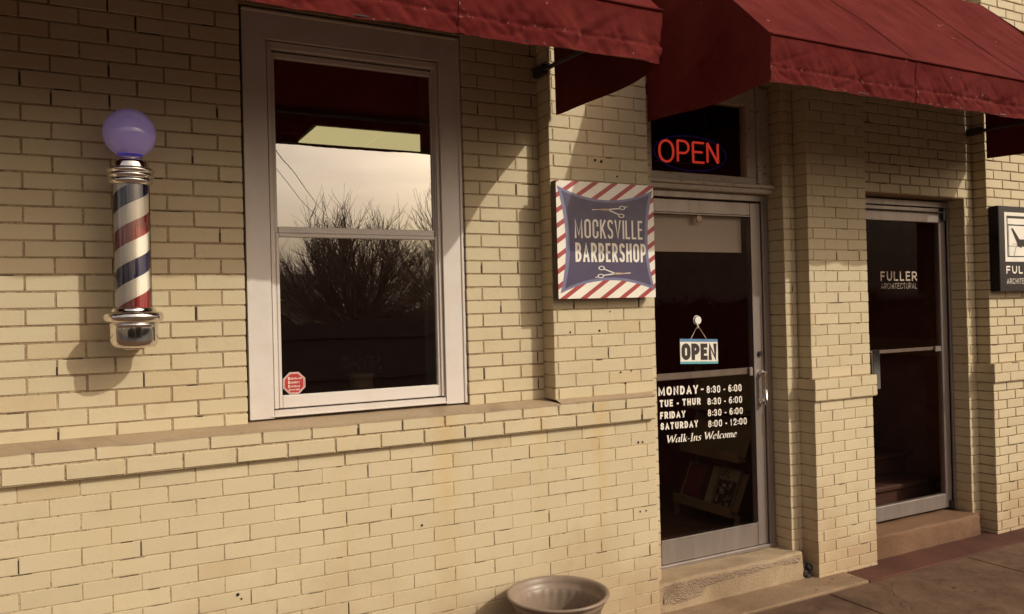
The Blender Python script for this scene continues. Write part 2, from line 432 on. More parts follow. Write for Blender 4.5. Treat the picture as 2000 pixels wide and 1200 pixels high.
# ------------------------------------------------------------------ lettering drawn as strokes
def arc(cx, cy, rx, ry, a0, a1, n=12):
    return [(cx + rx * math.cos(R(a0 + (a1 - a0) * i / n)), cy + ry * math.sin(R(a0 + (a1 - a0) * i / n))) for i in range(n + 1)]
def glyph(c, w, rr=.3):
    r = min(w * .5, rr) if w * .5 < rr else w * .5
    r = min(r, .5)
    rv = min(r * 1.05, .5)
    W = w
    def bowl(y0, y1, ww=None):
        ww = ww or W; ry = (y1 - y0) / 2; rx = min(ww * .62, ry * 1.1)
        return [(0, y1)] + arc(ww - rx, (y0 + y1) / 2, rx, ry, 90, -90) + [(0, y0)]
    if c in 'O0': p = arc(W / 2, 1 - rv, W / 2, rv, 0, 180) + arc(W / 2, rv, W / 2, rv, 180, 360); return [(p, True)]
    if c == 'C': return [([(W, .70)] * (rv < .3) + arc(W / 2, 1 - rv, W / 2, rv, 0 if rv < .3 else 35, 180) + arc(W / 2, rv, W / 2, rv, 180, 360 if rv < .3 else 325) + [(W, .30)] * (rv < .3), False)]
    if c == 'S':
        h = min(.27, rv)
        return [(arc(W / 2, 1 - h, W / 2, h, 10, 180, 10) + [(0, .70), (.12 * W, .60), (.5 * W, .5), (.88 * W, .40), (W, .30)] + arc(W / 2, h, W / 2, h, 0, -170, 10), False)]
    if c == 'M': return [([(0, 0), (0, 1), (W / 2, .12), (W, 1), (W, 0)], False)]
    if c == 'N': return [([(0, 0), (0, 1), (W, 0), (W, 1)], False)]
    if c == 'K': return [([(0, 0), (0, 1)], False), ([(W, 1), (.06 * W, .42)], False), ([(.3 * W, .58), (W, 0)], False)]
    if c == 'V': return [([(0, 1), (W / 2, 0), (W, 1)], False)]
    if c in 'I1' and c == 'I': return [([(W / 2, 0), (W / 2, 1)], False)]
    if c == 'L': return [([(0, 1), (0, 0), (W, 0)], False)]
    if c == 'E': return [([(W, 1), (0, 1), (0, 0), (W, 0)], False), ([(0, .52), (.85 * W, .52)], False)]
    if c == 'F': return [([(W, 1), (0, 1), (0, 0)], False), ([(0, .5), (.85 * W, .5)], False)]
    if c == 'B': return [([(0, 0), (0, 1)], False), (bowl(.52, 1, W * .95), False), (bowl(0, .52), False)]
    if c == 'R': return [([(0, 0), (0, 1)], False), (bowl(.46, 1), False), ([(.42 * W, .46), (W, 0)], False)]
    if c == 'P': return [([(0, 0), (0, 1)], False), (bowl(.42, 1), False)]
    if c == 'D': return [([(0, 0), (0, 1)], False), (bowl(0, 1), False)]
    if c == 'A': return [([(0, 0), (W / 2, 1), (W, 0)], False), ([(.19 * W, .28), (.81 * W, .28)], False)]
    if c == 'H': return [([(0, 0), (0, 1)], False), ([(W, 0), (W, 1)], False), ([(0, .5), (W, .5)], False)]
    if c == 'T': return [([(0, 1), (W, 1)], False), ([(W / 2, 1), (W / 2, 0)], False)]
    if c == 'U': return [([(0, 1), (0, rv)] + arc(W / 2, rv, W / 2, rv, 180, 360) + [(W, 1)], False)]
    if c == 'Y': return [([(0, 1), (W / 2, .45), (W, 1)], False), ([(W / 2, .45), (W / 2, 0)], False)]
    if c == '1': return [([(.12 * W, .74), (.55 * W, 1), (.55 * W, 0)], False)]
    if c == '2': return [(arc(W / 2, .70, W / 2, .30, 170, -30) + [(0, 0), (W, 0)], False)]
    if c == '3': return [(arc(W / 2, .75, W * .45, .25, 165, -90), False), (arc(W / 2, .26, W / 2, .26, 90, -165), False)]
    if c == '6': return [(arc(W / 2, .29, W / 2, .29, 0, 360, 20)[:-1], True), ([(W * .85, .95), (W * .5, 1), (W * .15, .85), (0, .55), (0, .3)], False)]
    if c == '8': return [(arc(W / 2, .76, W * .43, .24, 0, 360, 20)[:-1], True), (arc(W / 2, .27, W / 2, .27, 0, 360, 20)[:-1], True)]
    if c == ':': return [([(W / 2, .16), (W / 2, .161)], False), ([(W / 2, .62), (W / 2, .621)], False)]
    if c == '-': return [([(0, .36), (W, .36)], False)]
    return []
GW = dict(M=1.35, I=.2, L=.82, E=.85, F=.82, T=.95, A=1.12, V=1.1, Y=1.05, O=1.08, K=1.0, N=1.05, S=.95)
GW.update({':': .18, '-': .5, '1': .6})
def ribbon(mb, pts, t, put, m=0, closed=False, nib=None, capx=True):
    P = [Vector((a, b)) for a, b in pts]
    P = [p for i, p in enumerate(P) if i == 0 or (p - P[i - 1]).length > 1e-6]
    n = len(P)
    if nib is None and not closed and capx and n > 1:
        P[0] = P[0] + (P[0] - P[1]).normalized() * t / 2; P[-1] = P[-1] + (P[-1] - P[-2]).normalized() * t / 2
    L, Rr = [], []
    for i in range(n):
        a = P[(i - 1) % n] if (closed or i > 0) else None; b = P[(i + 1) % n] if (closed or i < n - 1) else None
        if nib: off = Vector(nib)
        else:
            d1 = (P[i] - a).normalized() if a is not None else None; d2 = (b - P[i]).normalized() if b is not None else None
            if d1 is None: d1 = d2
            if d2 is None: d2 = d1
            n1 = Vector((-d1.y, d1.x)); n2 = Vector((-d2.y, d2.x)); s = n1 + n2
            if s.length < .2: s = n1
            s.normalize(); k = max(.72, s.dot(n1)); off = s * (t / 2 / k)
        L.append(mb.vert(put(P[i] + off))); Rr.append(mb.vert(put(P[i] - off)))
    for i in range(n if closed else n - 1):
        j = (i + 1) % n
        mb.face([Rr[i], Rr[j], L[j], L[i]], m)
def text(mb, s, x0, x1, z0, h, y, bold=.16, m=0, gap=.22, rr=.3, slope=0.0, rise=0.0, space=.5, wide=1.0):
    """capital lettering fitted between x0 and x1 on a wall facing -y"""
    ws = [(GW.get(c, 1.0) if c != ' ' else space) for c in s]
    tot = sum(ws) + gap * (len(s) - 1); k = (x1 - x0) / tot; x = x0; lay = 0
    for c, wq in zip(s, ws):
        gwid = wq * k / h
        if c != ' ':
            wi = max(gwid - bold, .001); hi = 1 - bold
            for pts, cl in glyph(c, wi / hi, rr):
                lay += 1; yy = y - .00012 * (lay % 4)
                def put(p, x=x, yy=yy):
                    px = x + (p.x) * h + slope * p.y * h
                    return (px, yy, z0 + p.y * h + rise * (px - x0))
                pts = [(bold / 2 + a * hi, bold / 2 + b * hi) for a, b in pts]
                ribbon(mb, pts, bold, put, m, cl)
        x += (wq + gap) * k
LOW = {
 'W': (1.25, [[(0, 1), (.3, 0), (.62, 1), (.9, 0), (1.25, 1)], [(-.12, 1), (.14, 1)], [(1.1, 1), (1.36, 1)]]),
 'a': (.55, [[(.5, .55), (.3, .64), (.08, .48), (.02, .2), (.14, .02), (.32, .08), (.5, .3)], [(.52, .64), (.46, .1), (.58, .04)]]),
 'l': (.28, [[(.02, 1), (.14, 1), (.14, .06), (.28, .04)]]),
 'k': (.58, [[(.0, 1), (.12, 1), (.12, 0)], [(.54, .62), (.16, .3)], [(.26, .38), (.5, .02), (.6, .06)]]),
 '-': (.34, [[(.02, .34), (.32, .34)]]),
 'I': (.34, [[(.17, 1), (.17, 0)], [(.0, 1), (.34, 1)], [(0, 0), (.34, 0)]]),
 'n': (.6, [[(.0, .6), (.1, .62), (.1, 0)], [(.1, .4), (.3, .62), (.46, .58), (.46, .06), (.6, .04)]]),
 's': (.42, [[(.4, .56), (.24, .64), (.08, .54), (.14, .4), (.34, .26), (.36, .1), (.2, 0), (.02, .08)]]),
 'e': (.5, [[(.04, .3), (.42, .38), (.42, .56), (.26, .64), (.08, .5), (.02, .24), (.14, .02), (.32, .02), (.46, .14)]]),
 'c': (.46, [[(.42, .52), (.28, .64), (.1, .52), (.02, .26), (.12, .02), (.3, .02), (.44, .14)]]),
 'o': (.52, [[(.26, .64), (.06, .5), (.04, .18), (.2, 0), (.42, .12), (.46, .44), (.26, .64)]]),
 'm': (.92, [[(.0, .6), (.1, .62), (.1, 0)], [(.1, .4), (.3, .62), (.44, .56), (.44, 0)], [(.44, .4), (.62, .62), (.78, .56), (.78, .06), (.92, .04)]]),
}
def italic(mb, s, x0, x1, z0, h, y, rise=0.0, m=0):
    ws = [LOW[c][0] if c != ' ' else .35 for c in s]; k = (x1 - x0) / (sum(ws) + .13 * (len(s) - 1)); x = x0; lay = 0
    for c, wq in zip(s, ws):
        if c != ' ':
            for pts in LOW[c][1]:
                lay += 1; yy = y - .00012 * (lay % 4)
                def put(p, x=x, yy=yy):
                    px = x + p.x * k + .2 * p.y * h
                    return (px, yy, z0 + p.y * h + rise * (px - x0))
                ribbon(mb, pts, 0, put, m, False, nib=(.085, .035))
        x += (wq + .13) * k

def clip_rect(poly, x0, x1, z0, z1):
    for ax, lim, sg in ((0, x0, 1), (0, x1, -1), (1, z0, 1), (1, z1, -1)):
        out = []
        for i in range(len(poly)):
            a, b = poly[i], poly[(i + 1) % len(poly)]
            da, db = (a[ax] - lim) * sg, (b[ax] - lim) * sg
            if da >= 0: out.append(a)
            if (da >= 0) != (db >= 0):
                t = da / (da - db); out.append((a[0] + (b[0] - a[0]) * t, a[1] + (b[1] - a[1]) * t))
        poly = out
        if len(poly) < 3: return []
    return poly

# ------------------------------------------------------------------ brickwork
G = 1.107; CH = .0677; BL = .21
def tint():
    v = rng.gauss(0, .022); q = rng.random()
    base = (.56, .465, .300)
    if q < .04: base = (.53, .42, .255)
    elif q < .06: base = (.58, .475, .30)
    return tuple(max(0, c * (1 + v)) for c in base)
def wall(mb, x0, x1, y, depth, z0, z1, phase=0.0, zoff=0.0, holes=(), joint=.0085, rec=.0036, bev=.0022, L=BL, back=.33, side=True):
    """running-bond bricks proud of a mortar core; every brick is real geometry"""
    je_ok = y < .125 or L == BL
    k0 = math.floor((z0 - G - zoff) / CH - 1e-6) ; k = k0
    while G + zoff + k * CH < z1 - 1e-4:
        a, b = max(z0, G + zoff + k * CH), min(z1, G + zoff + (k + 1) * CH)
        if b - a > .014:
            zm = (a + b) / 2
            iv = [(x0, x1)]
            for (hx0, hx1, hz0, hz1) in holes:
                if hz0 < zm < hz1:
                    nv = []
                    for (p, q) in iv:
                        if hx0 > p: nv.append((p, min(q, hx0)))
                        if hx1 < q: nv.append((max(p, hx1), q))
                    iv = [(p, q) for p, q in nv if q - p > .012]
            off = phase + (BL / 2 if k % 2 == 0 else 0) if L == BL else phase + (L / 2 if k % 2 == 0 else 0)
            for (p, q) in iv:
                n = math.floor((p - off) / L + 1e-6)
                while off + n * L < q - 1e-6:
                    s, e = max(p, off + n * L), min(q, off + (n + 1) * L)
                    if je_ok and e < q - 1e-6 and rng.random() < .10:
                        zz = rng.uniform(a + .012, b - .03); mb.box(e - joint * .42, e + joint * .42, y + .0012, y + rec + .001, max(a + .004, zz - .02), min(b - .004, zz + rng.uniform(.015, .05)), 0, 2)
                    if je_ok and rng.random() < .16 and e - s > .1:
                        xx = rng.uniform(s + .01, e - .06); mb.box(xx, min(e - .01, xx + rng.uniform(.02, .12)), y + .0012, y + rec + .001, b - joint * .5, b - joint * .5 + joint * rng.uniform(.4, .75), 0, 2)
                    if e - s > .02:
                        js = joint / 2 if s > p + 1e-6 else 0; je = joint / 2 if e < q - 1e-6 else 0
                        jj = rng.uniform(-.0012, .0012); j2 = rng.uniform(-.0009, .0009)
                        mb.box(s + js + j2, e - je + j2, y + jj, y + depth, a + joint / 2 + rng.uniform(-.0008, .0008), b - joint / 2 + rng.uniform(-.0008, .0008), bev, 0, tint(), .0007)
                    n += 1
        k += 1
    # mortar core, set back from faces and ends
    xs = sorted({x0, x1} | {h[0] for h in holes if x0 < h[0] < x1} | {h[1] for h in holes if x0 < h[1] < x1})
    zs = sorted({z0, z1} | {h[2] for h in holes if z0 < h[2] < z1} | {h[3] for h in holes if z0 < h[3] < z1})
    for i in range(len(xs) - 1):
        for j in range(len(zs) - 1):
            xm, zm = (xs[i] + xs[i + 1]) / 2, (zs[j] + zs[j + 1]) / 2
            if any(h[0] < xm < h[1] and h[2] < zm < h[3] for h in holes): continue
            ed = rec if side else 0
            el = ed if (i == 0 or any(h[1] == xs[i] for h in holes)) else 0
            er = ed if (i == len(xs) - 2 or any(h[0] == xs[i + 1] for h in holes)) else 0
            mb.box(xs[i] + el, xs[i + 1] - er, y + rec, back, zs[j], zs[j + 1], 0, 1)

YP, YL, YS, YD = .13, .02, .12, .245      # panel, upper pilaster, stepped jamb, door frame
TOP = 5.2
bld = thing('shop_building', 'cream painted brick shopfront with a sash window and two recessed glass doors', 'building', (1.5, .2, 0))
BM = ['painted_brick', 'mortar_pale', 'joint_gap']; BD = ['painted_brick', 'mortar_dark', 'joint_gap']

m = MB(); wall(m, -2.4, 3.0, 0, .11, -.03, G, 0.0, rec=.0022, joint=.0048, bev=.0014); part(m, 'lower_wall', BM, bld)
m = MB(); wall(m, -2.4, 2.985, -.030, .13, G, G + 2 * CH - .010, .055, joint=.0085, rec=.006)
part(m, 'brick_ledge', BM, bld)
# sloping stone and mortar cap over the ledge, deep under the window, thin at the pilaster
def cap_mesh(x0, x1, yf, yb, zf, zb, th=.018, nx=60):
    mb = MB()
    def fn(u, v):
        x = x0 + (x1 - x0) * u; y = yf + (yb - yf) * v
        z = zf + (zb - zf) * v + .0035 * mnoise.noise((x * 9, y * 12, 3)) + .002 * mnoise.noise((x * 40, y * 40, 1))
        return Vector((x, y + (.003 * mnoise.noise((x * 14, 0, 5)) if v == 0 else 0), z))
    mb.grid(fn, nx, 8)
    def fr(u, v):
        x = x0 + (x1 - x0) * u
        y = yf + .003 * mnoise.noise((x * 14, 0, 5)); z = zf + .0035 * mnoise.noise((x * 9, yf * 12, 3)) + .002 * mnoise.noise((x * 40, yf * 40, 1))
        return Vector((x, y + .001 * (1 - v), z - th * (1 - v)))
    mb.grid(fr, nx, 2)
    return mb
zt = G + 2 * CH - .004
part(cap_mesh(-2.4, 2.378, -.032, .2, zt - .002, zt + .015, .011), 'ledge_cap', 'sill_stone', bld)
part(cap_mesh(2.3785, 2.985, -.030, YL + .004, zt + .002, zt + .016, .010), 'ledge_cap', 'sill_stone', bld)

WX0, WX1, WZ0, WZ1 = .866, 1.942, zt, 3.115
m = MB(); wall(m, -2.4, 2.378, YP, .12, zt + .005, TOP, .0316, -.17 * CH, [(WX0, WX1, WZ0 - .1, WZ1)], joint=.0078, rec=.0036, bev=.002); part(m, 'window_wall', BD, bld)
m = MB(); wall(m, 2.378, 3.01, YL, .3, zt + .01, TOP, .055 - .07, joint=.0066, rec=.0036); part(m, 'pilaster', BM, bld, label='brick pilaster behind the hanging barbershop sign')
m = MB(); wall(m, 3.0101, 3.11, YS, .18, .15, 3.2, 0, joint=.008, L=.4); part(m, 'door_jamb', BM, bld)
m = MB(); wall(m, 4.137, 4.2359, YS, .18, .15, 3.2, 0, joint=.008, L=.4); part(m, 'door_jamb', BM, bld)
m = MB(); wall(m, 3.0101, 4.2359, YS, .12, 3.105, TOP, .1, joint=.0085); part(m, 'door_head_wall', BD, bld)
m = MB(); wall(m, 4.236, 4.772, 0, .3, -.03, G, .086, joint=.006, rec=.0034); wall(m, 4.242, 4.779, YL, .3, G + 2 * CH + .0001, TOP, .084, joint=.006)
part(m, 'pilaster', BM, bld, label='sunlit brick pilaster between the two doors')
m = MB(); wall(m, 4.222, 4.79, -.022, .3, G, G + 2 * CH, .02, joint=.008); part(m, 'brick_ledge', BM, bld)
m = MB(); wall(m, 4.7791, 4.87, YS, .18, .1, 2.46, 0, joint=.008, L=.4); part(m, 'door_jamb', BM, bld)
m = MB(); wall(m, 5.97, 6.0729, YS, .18, .0, 2.46, 0, joint=.008, L=.4); part(m, 'door_jamb', BM, bld)
m = MB(); wall(m, 4.7791, 6.0729, YS, .18, 2.46, TOP, .12, joint=.009, rec=.006); part(m, 'door_head_wall', BD, bld)
m = MB(); wall(m, 6.073, 9.6, 0, .3, -.03, G, .14, joint=.0085, rec=.006); wall(m, 6.08, 9.6, YL, .3, G + 2 * CH + .0001, TOP, .19, joint=.009, rec=.006)
part(m, 'side_wall', BD, bld)
m = MB(); wall(m, 6.056, 9.6, -.022, .3, G, G + 2 * CH, .05, joint=.0085); part(m, 'brick_ledge', BM, bld)
# mounting holes and pits left in the brick
for (x, z, r) in ((2.476, 1.597, .0065), (2.66, 1.6, .0065), (2.66, 2.51, .008), (2.70, 2.505, .009), (2.80, 2.43, .006), (2.73, 1.70, .005), (2.79, 1.37, .006), (2.86, 1.375, .005), (2.82, 1.31, .006), (2.86, 2.30, .005)):
    m = MB(); m.poly([(x + r * math.cos(a) * rng.uniform(.8, 1.1), YL - .0022, z + r * math.sin(a) * rng.uniform(.8, 1.1)) for a in [i * math.pi / 5 for i in range(10)]]); part(m, 'drill_hole', 'hole_dark', bld)
for (x, z, r) in ((2.88, .985, .007), (2.91, .985, .006), (2.88, .61, .006), (2.92, .61, .006), (.785, .55, .008), (1.62, .72, .006), (.80, .53, .005)):
    m = MB(); m.poly([(x + r * math.cos(a) * rng.uniform(.7, 1.2), -.0022, z + r * math.sin(a) * rng.uniform(.7, 1.2)) for a in [i * math.pi / 5 for i in range(10)]]); part(m, 'drill_hole', 'hole_dark', bld)

# ---- door steps
def block(x0, x1, y0, y1, z0, z1, name, mat, seed=1, lip=.075):
    mb = MB()
    def nz(x, y, z): return .009 * mnoise.noise((x * 5 + seed, y * 6, z * 6)) + .003 * mnoise.noise((x * 38, y * 38 + seed, z * 38))
    prof = [(0, 0)] + [(0, .35), (0, .7)] + [(0, 1 - lip * 2)] + [(lip * .1, 1 - lip * .6), (lip * .5, 1)] + [(.35, 1), (.7, 1), (1, 1)]
    def fn(u, v):
        i = v * (len(prof) - 1); a = min(int(i), len(prof) - 2); f = i - a
        py = prof[a][0] * (1 - f) + prof[a + 1][0] * f; pz = prof[a][1] * (1 - f) + prof[a + 1][1] * f
        x = x0 + (x1 - x0) * u; y = y0 + (y1 - y0) * py; z = z0 + (z1 - z0) * pz
        return Vector((x, y - nz(x, y, z), z + (nz(x, y, z + 3) if pz > .5 else 0)))
    mb.grid(fn, 60, 24)
    mb.poly([(x0, y0, z0), (x0, y1, z0), (x0, y1, z1), (x0, y0, z1)]); mb.poly([(x1, y0, z0), (x1, y0, z1), (x1, y1, z1), (x1, y1, z0)])
    return mb
st = part(block(3.0, 4.150, .045, .32, -.02, .170, 'doorstep', 'step_concrete'), 'doorstep', 'step_concrete', bld, label='pale worn concrete step under the barbershop door')
# worn edge where the stones show
m = MB()
def worn(u, v):
    x = 3.06 + 1.06 * u
    lo = .115 - .03 * mnoise.noise((x * 3, 0, 7)) - (.05 if x < 3.35 else .012 * math.sin(x * 6)); hi = .158
    z = lo + (hi - lo) * v
    return Vector((x, .0405 + .012 * max(0, (z - .15) / .02) - .0015 * mnoise.noise((x * 50, 0, z * 50)), z + .004 * mnoise.noise((x * 30, z * 9, 2))))
m.grid(worn, 80, 8); part(m, 'worn_edge', 'aggregate', st)
part(block(4.775, 5.968, .06, .32, -.02, .155, 'doorstep', 'step_concrete', 9), 'doorstep', 'strip_step', bld, label='brown concrete step under the architects door') if False else None
mat_concrete('strip_step', (.155, .082, .045), (.20, .11, .062), (.08, .04, .025), .6, agg=.3)
part(block(4.775, 5.968, .06, .32, -.02, .150, 'doorstep', 'step_concrete', 9), 'doorstep', 'strip_step', bld, label='brown concrete step under the second door')
# broken-away bricks at the foot of the jamb
m = MB()
for i in range(26):
    a = rng.uniform(0, 6.28); x = 4.19 + rng.gauss(0, .025); y = .085 + rng.gauss(0, .02); z = rng.uniform(.01, .085)
    s_ = rng.uniform(.008, .022); m.box(x - s_, x + s_, y - s_, y + s_, z - s_ * .7, z + s_ * .7, s_ * .3, 0, jit=s_ * .25)
part(m, 'broken_foot', 'tar_black', bld)

# ------------------------------------------------------------------ sash window
def boards(lst, b=.003):
    mb = MB()
    for q in lst: mb.box(*q, b)
    return mb
CY = .150
win = part(boards([(.986, 1.822, CY + .001, .20, zt + .028, zt + .055), (.972, 1.836, CY - .004, CY + .012, zt + .026, zt + .034)], .002), 'window', 'white_paint', bld, label='tall white double hung sash window with mirrored sky')
def casing():
    mb = MB()
    # mitred flat boards
    xo0, xo1, xi0, xi1, zo, zi0, zb = .880, 1.938, .984, 1.826, 3.103, 2.976, zt + .022
    f = CY; bk = .215
    def prism(q):
        a = [mb.vert((x, f, z)) for x, z in q]; b = [mb.vert((x, bk, z)) for x, z in q]
        mb.face(a, 0)
        for i in range(len(q)):
            j = (i + 1) % len(q); mb.face([a[i], b[i], b[j], a[j]], 0)
    g = .0012
    prism([(xo0, zb), (xi0, zb), (xi0, zi0 - g), (xo0, zo - g)])
    prism([(xi1, zb), (xo1, zb), (xo1, zo - g), (xi1, zi0 - g)])
    prism([(xo0, zo), (xi0, zi0), (xi1, zi0), (xo1, zo)])
    # thin raised back band at the outer edge
    mb.box(xo1 - .016, xo1 + .001, f - .007, bk, zb + .001, zo + .001, .003)
    mb.box(xo0 - .001, xo1 - .017, f - .005, bk, zo - .012, zo + .002, .003)
    return mb
part(casing(), 'window_casing', 'white_paint', win)
sy0 = .185
part(boards([(.990, 1.006, CY + .016, .23, 1.300, 2.970), (1.808, 1.824, CY + .016, .23, 1.300, 2.970), (1.0065, 1.8075, CY + .016, .23, 2.940, 2.970),
             (1.0065, 1.012, CY + .026, .23, 1.30, 2.9395), (1.802, 1.8075, CY + .026, .23, 1.30, 2.9395)], .002), 'window_stop', 'sash_paint', win)
part(boards([(1.0125, 1.027, sy0 - .012, sy0 + .03, 1.300, 2.100), (1.7945, 1.8015, sy0 - .012, sy0 + .03, 1.300, 2.100), (1.0275, 1.794, sy0 - .0125, sy0 + .03, 1.300, 1.357),
             (1.0275, 1.794, sy0 - .009, sy0 + .03, 2.082, 2.0995)], .003), 'lower_sash', 'sash_paint', win)
part(boards([(1.0125, 1.027, sy0 + .004, sy0 + .04, 2.1005, 2.93), (1.7945, 1.8015, sy0 + .004, sy0 + .04, 2.1005, 2.93), (1.0275, 1.794, sy0 - .002, sy0 + .04, 2.1005, 2.130),
             (1.0275, 1.794, sy0 + .0045, sy0 + .04, 2.905, 2.93)], .003), 'upper_sash', 'sash_paint', win)
m = MB(); m.poly([(1.02, sy0 + .0045, 1.35), (1.80, sy0 + .0045, 1.35), (1.80, sy0 + .0045, 2.09), (1.02, sy0 + .0045, 2.09)]); part(m, 'pane', 'lower_glass', win)
m = MB(); m.poly([(1.02, sy0 + .018, 2.12), (1.80, sy0 + .018, 2.12), (1.80, sy0 + .018, 2.915), (1.02, sy0 + .018, 2.915)]); part(m, 'pane', 'upper_glass', win)
# inner jamb boards and stool behind the glass
part(boards([(.90, 1.004, .2305, .40, 1.28, 3.10), (1.84, 1.94, .2305, .46, 1.28, 3.10), (1.0045, 1.8395, .2305, .42, 3.0, 3.10), (.9, 1.94, .2305, .52, 1.24, 1.279)], .003), 'window_jamb', 'roller_shade', win)

part(boards([(1.838, 2.05, .42, .46, 1.28, 3.0)], .003), 'inner_pier', 'roller_shade', win)
# security sticker
def octagon(cx, cz, r, n=8, rot=22.5): return [(cx + r * math.cos(R(rot + 360 / n * i)), cz + r * math.sin(R(rot + 360 / n * i))) for i in range(n)]
ys = sy0 + .0035
m = MB()
for r_, mt, dy in ((.0545, 1, 0), (.052, 0, .0003), (.0485, 1, .0006), (.0465, 0, .0009)):
    m.poly([(x, ys - dy, z) for x, z in octagon(1.084, 1.410, r_)], mt)
for s_, zz, xe in (('SOUTHLAND', 1.427, 1.117), ('SECURITY', 1.409, 1.109), ('SYSTEMS', 1.391, 1.109)):
    text(m, s_[0], 1.056, 1.064, zz - .002, .014, ys - .0014, .2, 1); text(m, s_[1:], 1.067, xe, zz, .0085, ys - .0014, .2, 1, gap=.35)
text(m, '336 818 3688', 1.058, 1.108, 1.3765, .007, ys - .0014, .2, 1, gap=.3)
tag(m.build('window_sticker', ['sticker_red', 'sign_white']), 'small red octagonal security sticker in the lower left corner of the window', 'sticker')

# ------------------------------------------------------------------ doors
def glass_door(name, x0, x1, zb, zt_, xs0, xs1, zr, hinge_label):
    y = YD
    d = part(boards([(x0, xs0 - .0005, y, y + .05, zb, zt_), (xs1 + .0005, x1, y, y + .05, zb, zt_), (xs0, xs1, y + .0005, y + .05, zt_ - .042, zt_ - .0005)], .003), 'door', 'aluminium', bld, label=hinge_label)
    return d
D1 = glass_door('door', 3.112, 4.128, .172, 2.417, 3.158, 4.078, 0, 'barbershop glass door with white opening hours')
# leaf
part(boards([(3.162, 3.215, YD + .008, YD + .052, .192, 2.366), (3.985, 4.072, YD + .008, YD + .052, .192, 2.366), (3.2155, 3.9845, YD + .0085, YD + .052, .192, .326),
             (3.2155, 3.9845, YD + .0085, YD + .052, 2.284, 2.366)], .004), 'door_leaf', 'aluminium', D1)
part(boards([(3.985, 3.992, YD + .004, YD + .02, .34, 2.28), (3.216, 3.984, YD + .004, YD + .018, .3265, .335), (3.216, 3.984, YD + .004, YD + .018, 2.275, 2.2835)], .0015), 'glazing_bead', 'aluminium', D1)
m = MB(); m.poly([(3.20, YD + .028, .31), (3.99, YD + .028, .31), (3.99, YD + .028, 2.30), (3.20, YD + .028, 2.30)]); part(m, 'pane', 'door_glass', D1)
part(boards([(3.2155, 3.9845, YD + .030, YD + .055, 1.276, 1.318), (3.955, 3.983, YD + .012, YD + .0295, 1.265, 1.322)], .004), 'push_bar', 'aluminium', D1)
m = MB(); m.tube([(4.040, YD - .035, 1.09), (4.040, YD - .035, 1.29)], .012, 12)
for z in (1.098, 1.282): m.tube([(4.040, YD - .04, z), (4.040, YD + .01, z)], .016, 12)
part(m, 'handle', 'chrome', D1)
m = MB(); m.tube([(4.036, YD + .012, 1.405), (4.036, YD - .006, 1.405)], .017, 16); m.tube([(4.036, YD - .0065, 1.405), (4.036, YD - .009, 1.405)], .010, 12); part(m, 'lock', 'steel_tube', D1)
part(boards([(3.112, 4.128, YD - .012, YD + .06, .168, .1905)], .003), 'threshold', 'aluminium', D1)
yt = YD + .0265; rs = -.024
for s_, x0, x1, z, h in (('MONDAY', 3.237, 3.541, 1.190, .053), ('-', 3.562, 3.584, 1.188, .05), ('8:30 - 6:00', 3.608, 3.893, 1.180, .045),
                         ('TUE - THUR', 3.245, 3.558, 1.122, .042), ('8:30 - 6:00', 3.612, 3.895, 1.107, .043), ('FRIDAY', 3.246, 3.437, 1.051, .042), ('8:30 - 6:00', 3.613, 3.898, 1.036, .043),
                         ('SATURDAY', 3.247, 3.533, .986, .042), ('8:00 - 12:00', 3.613, 3.93, .969, .043)):
    m = MB(); text(m, s_, x0, x1, z, h, yt, .235 if s_[0].isalpha() else .175, 0, gap=.34, rr=.5, rise=rs, space=.35); part(m, 'lettering', 'white_vinyl', D1)
m = MB(); italic(m, 'Walk-Ins Welcome', 3.290, 3.838, .903, .046, yt, rise=rs)
part(m, 'lettering', 'white_vinyl', D1)

D2 = glass_door('door', 4.872, 6.035, .152, 2.447, 4.915, 5.945, 0, 'dark glass door with white architect lettering')
part(boards([(5.975, 6.0, YD - .004, YD + .03, .155, 2.44), (5.9455, 5.968, YD - .0085, YD + .03, .155, 2.40)], .002), 'door_trim', 'aluminium', D2)
part(boards([(4.92, 4.975, YD + .008, YD + .052, .172, 2.40), (5.868, 5.94, YD + .008, YD + .052, .172, 2.40), (4.9755, 5.8675, YD + .0085, YD + .052, .172, .276), (4.9755, 5.8675, YD + .0085, YD + .052, 2.292, 2.40)], .004), 'door_leaf', 'aluminium', D2)
part(boards([(4.9, 5.93, YD - .018, YD - .001, 2.362, 2.37), (5.885, 5.93, YD - .02, YD - .0005, 2.305, 2.40)], .003), 'door_closer', 'dark_metal', D2)
part(boards([(5.9, 5.94, YD - .012, YD + .007, .165, .225)], .003), 'pivot', 'dark_metal', D2)
m = MB(); m.poly([(4.96, YD + .028, .26), (5.88, YD + .028, .26), (5.88, YD + .028, 2.31), (4.96, YD + .028, 2.31)]); part(m, 'pane', 'door_glass', D2)
part(boards([(4.9755, 5.8675, YD + .030, YD + .055, 1.346, 1.372), (5.8, 5.866, YD + .012, YD + .0295, 1.335, 1.375)], .004), 'push_bar', 'aluminium', D2)
part(boards([(5.03, 5.105, YD - .05, YD - .035, 1.11, 1.385), (5.06, 5.08, YD - .0345, YD + .0285, 1.13, 1.15), (5.06, 5.08, YD - .0345, YD + .0285, 1.34, 1.36)], .004), 'handle', 'chrome', D2)
m = MB()
text(m, 'FULLER', 5.231, 5.627, 1.863, .068, YD + .0265, .17, 0, gap=.35, rr=.5); part(m, 'lettering', 'faded_vinyl', D2); m = MB()
text(m, 'ARCHITECTURAL', 5.233, 5.625, 1.806, .041, YD + .0265, .075, 0, gap=.32)
part(m, 'lettering', 'faded_vinyl', D2)

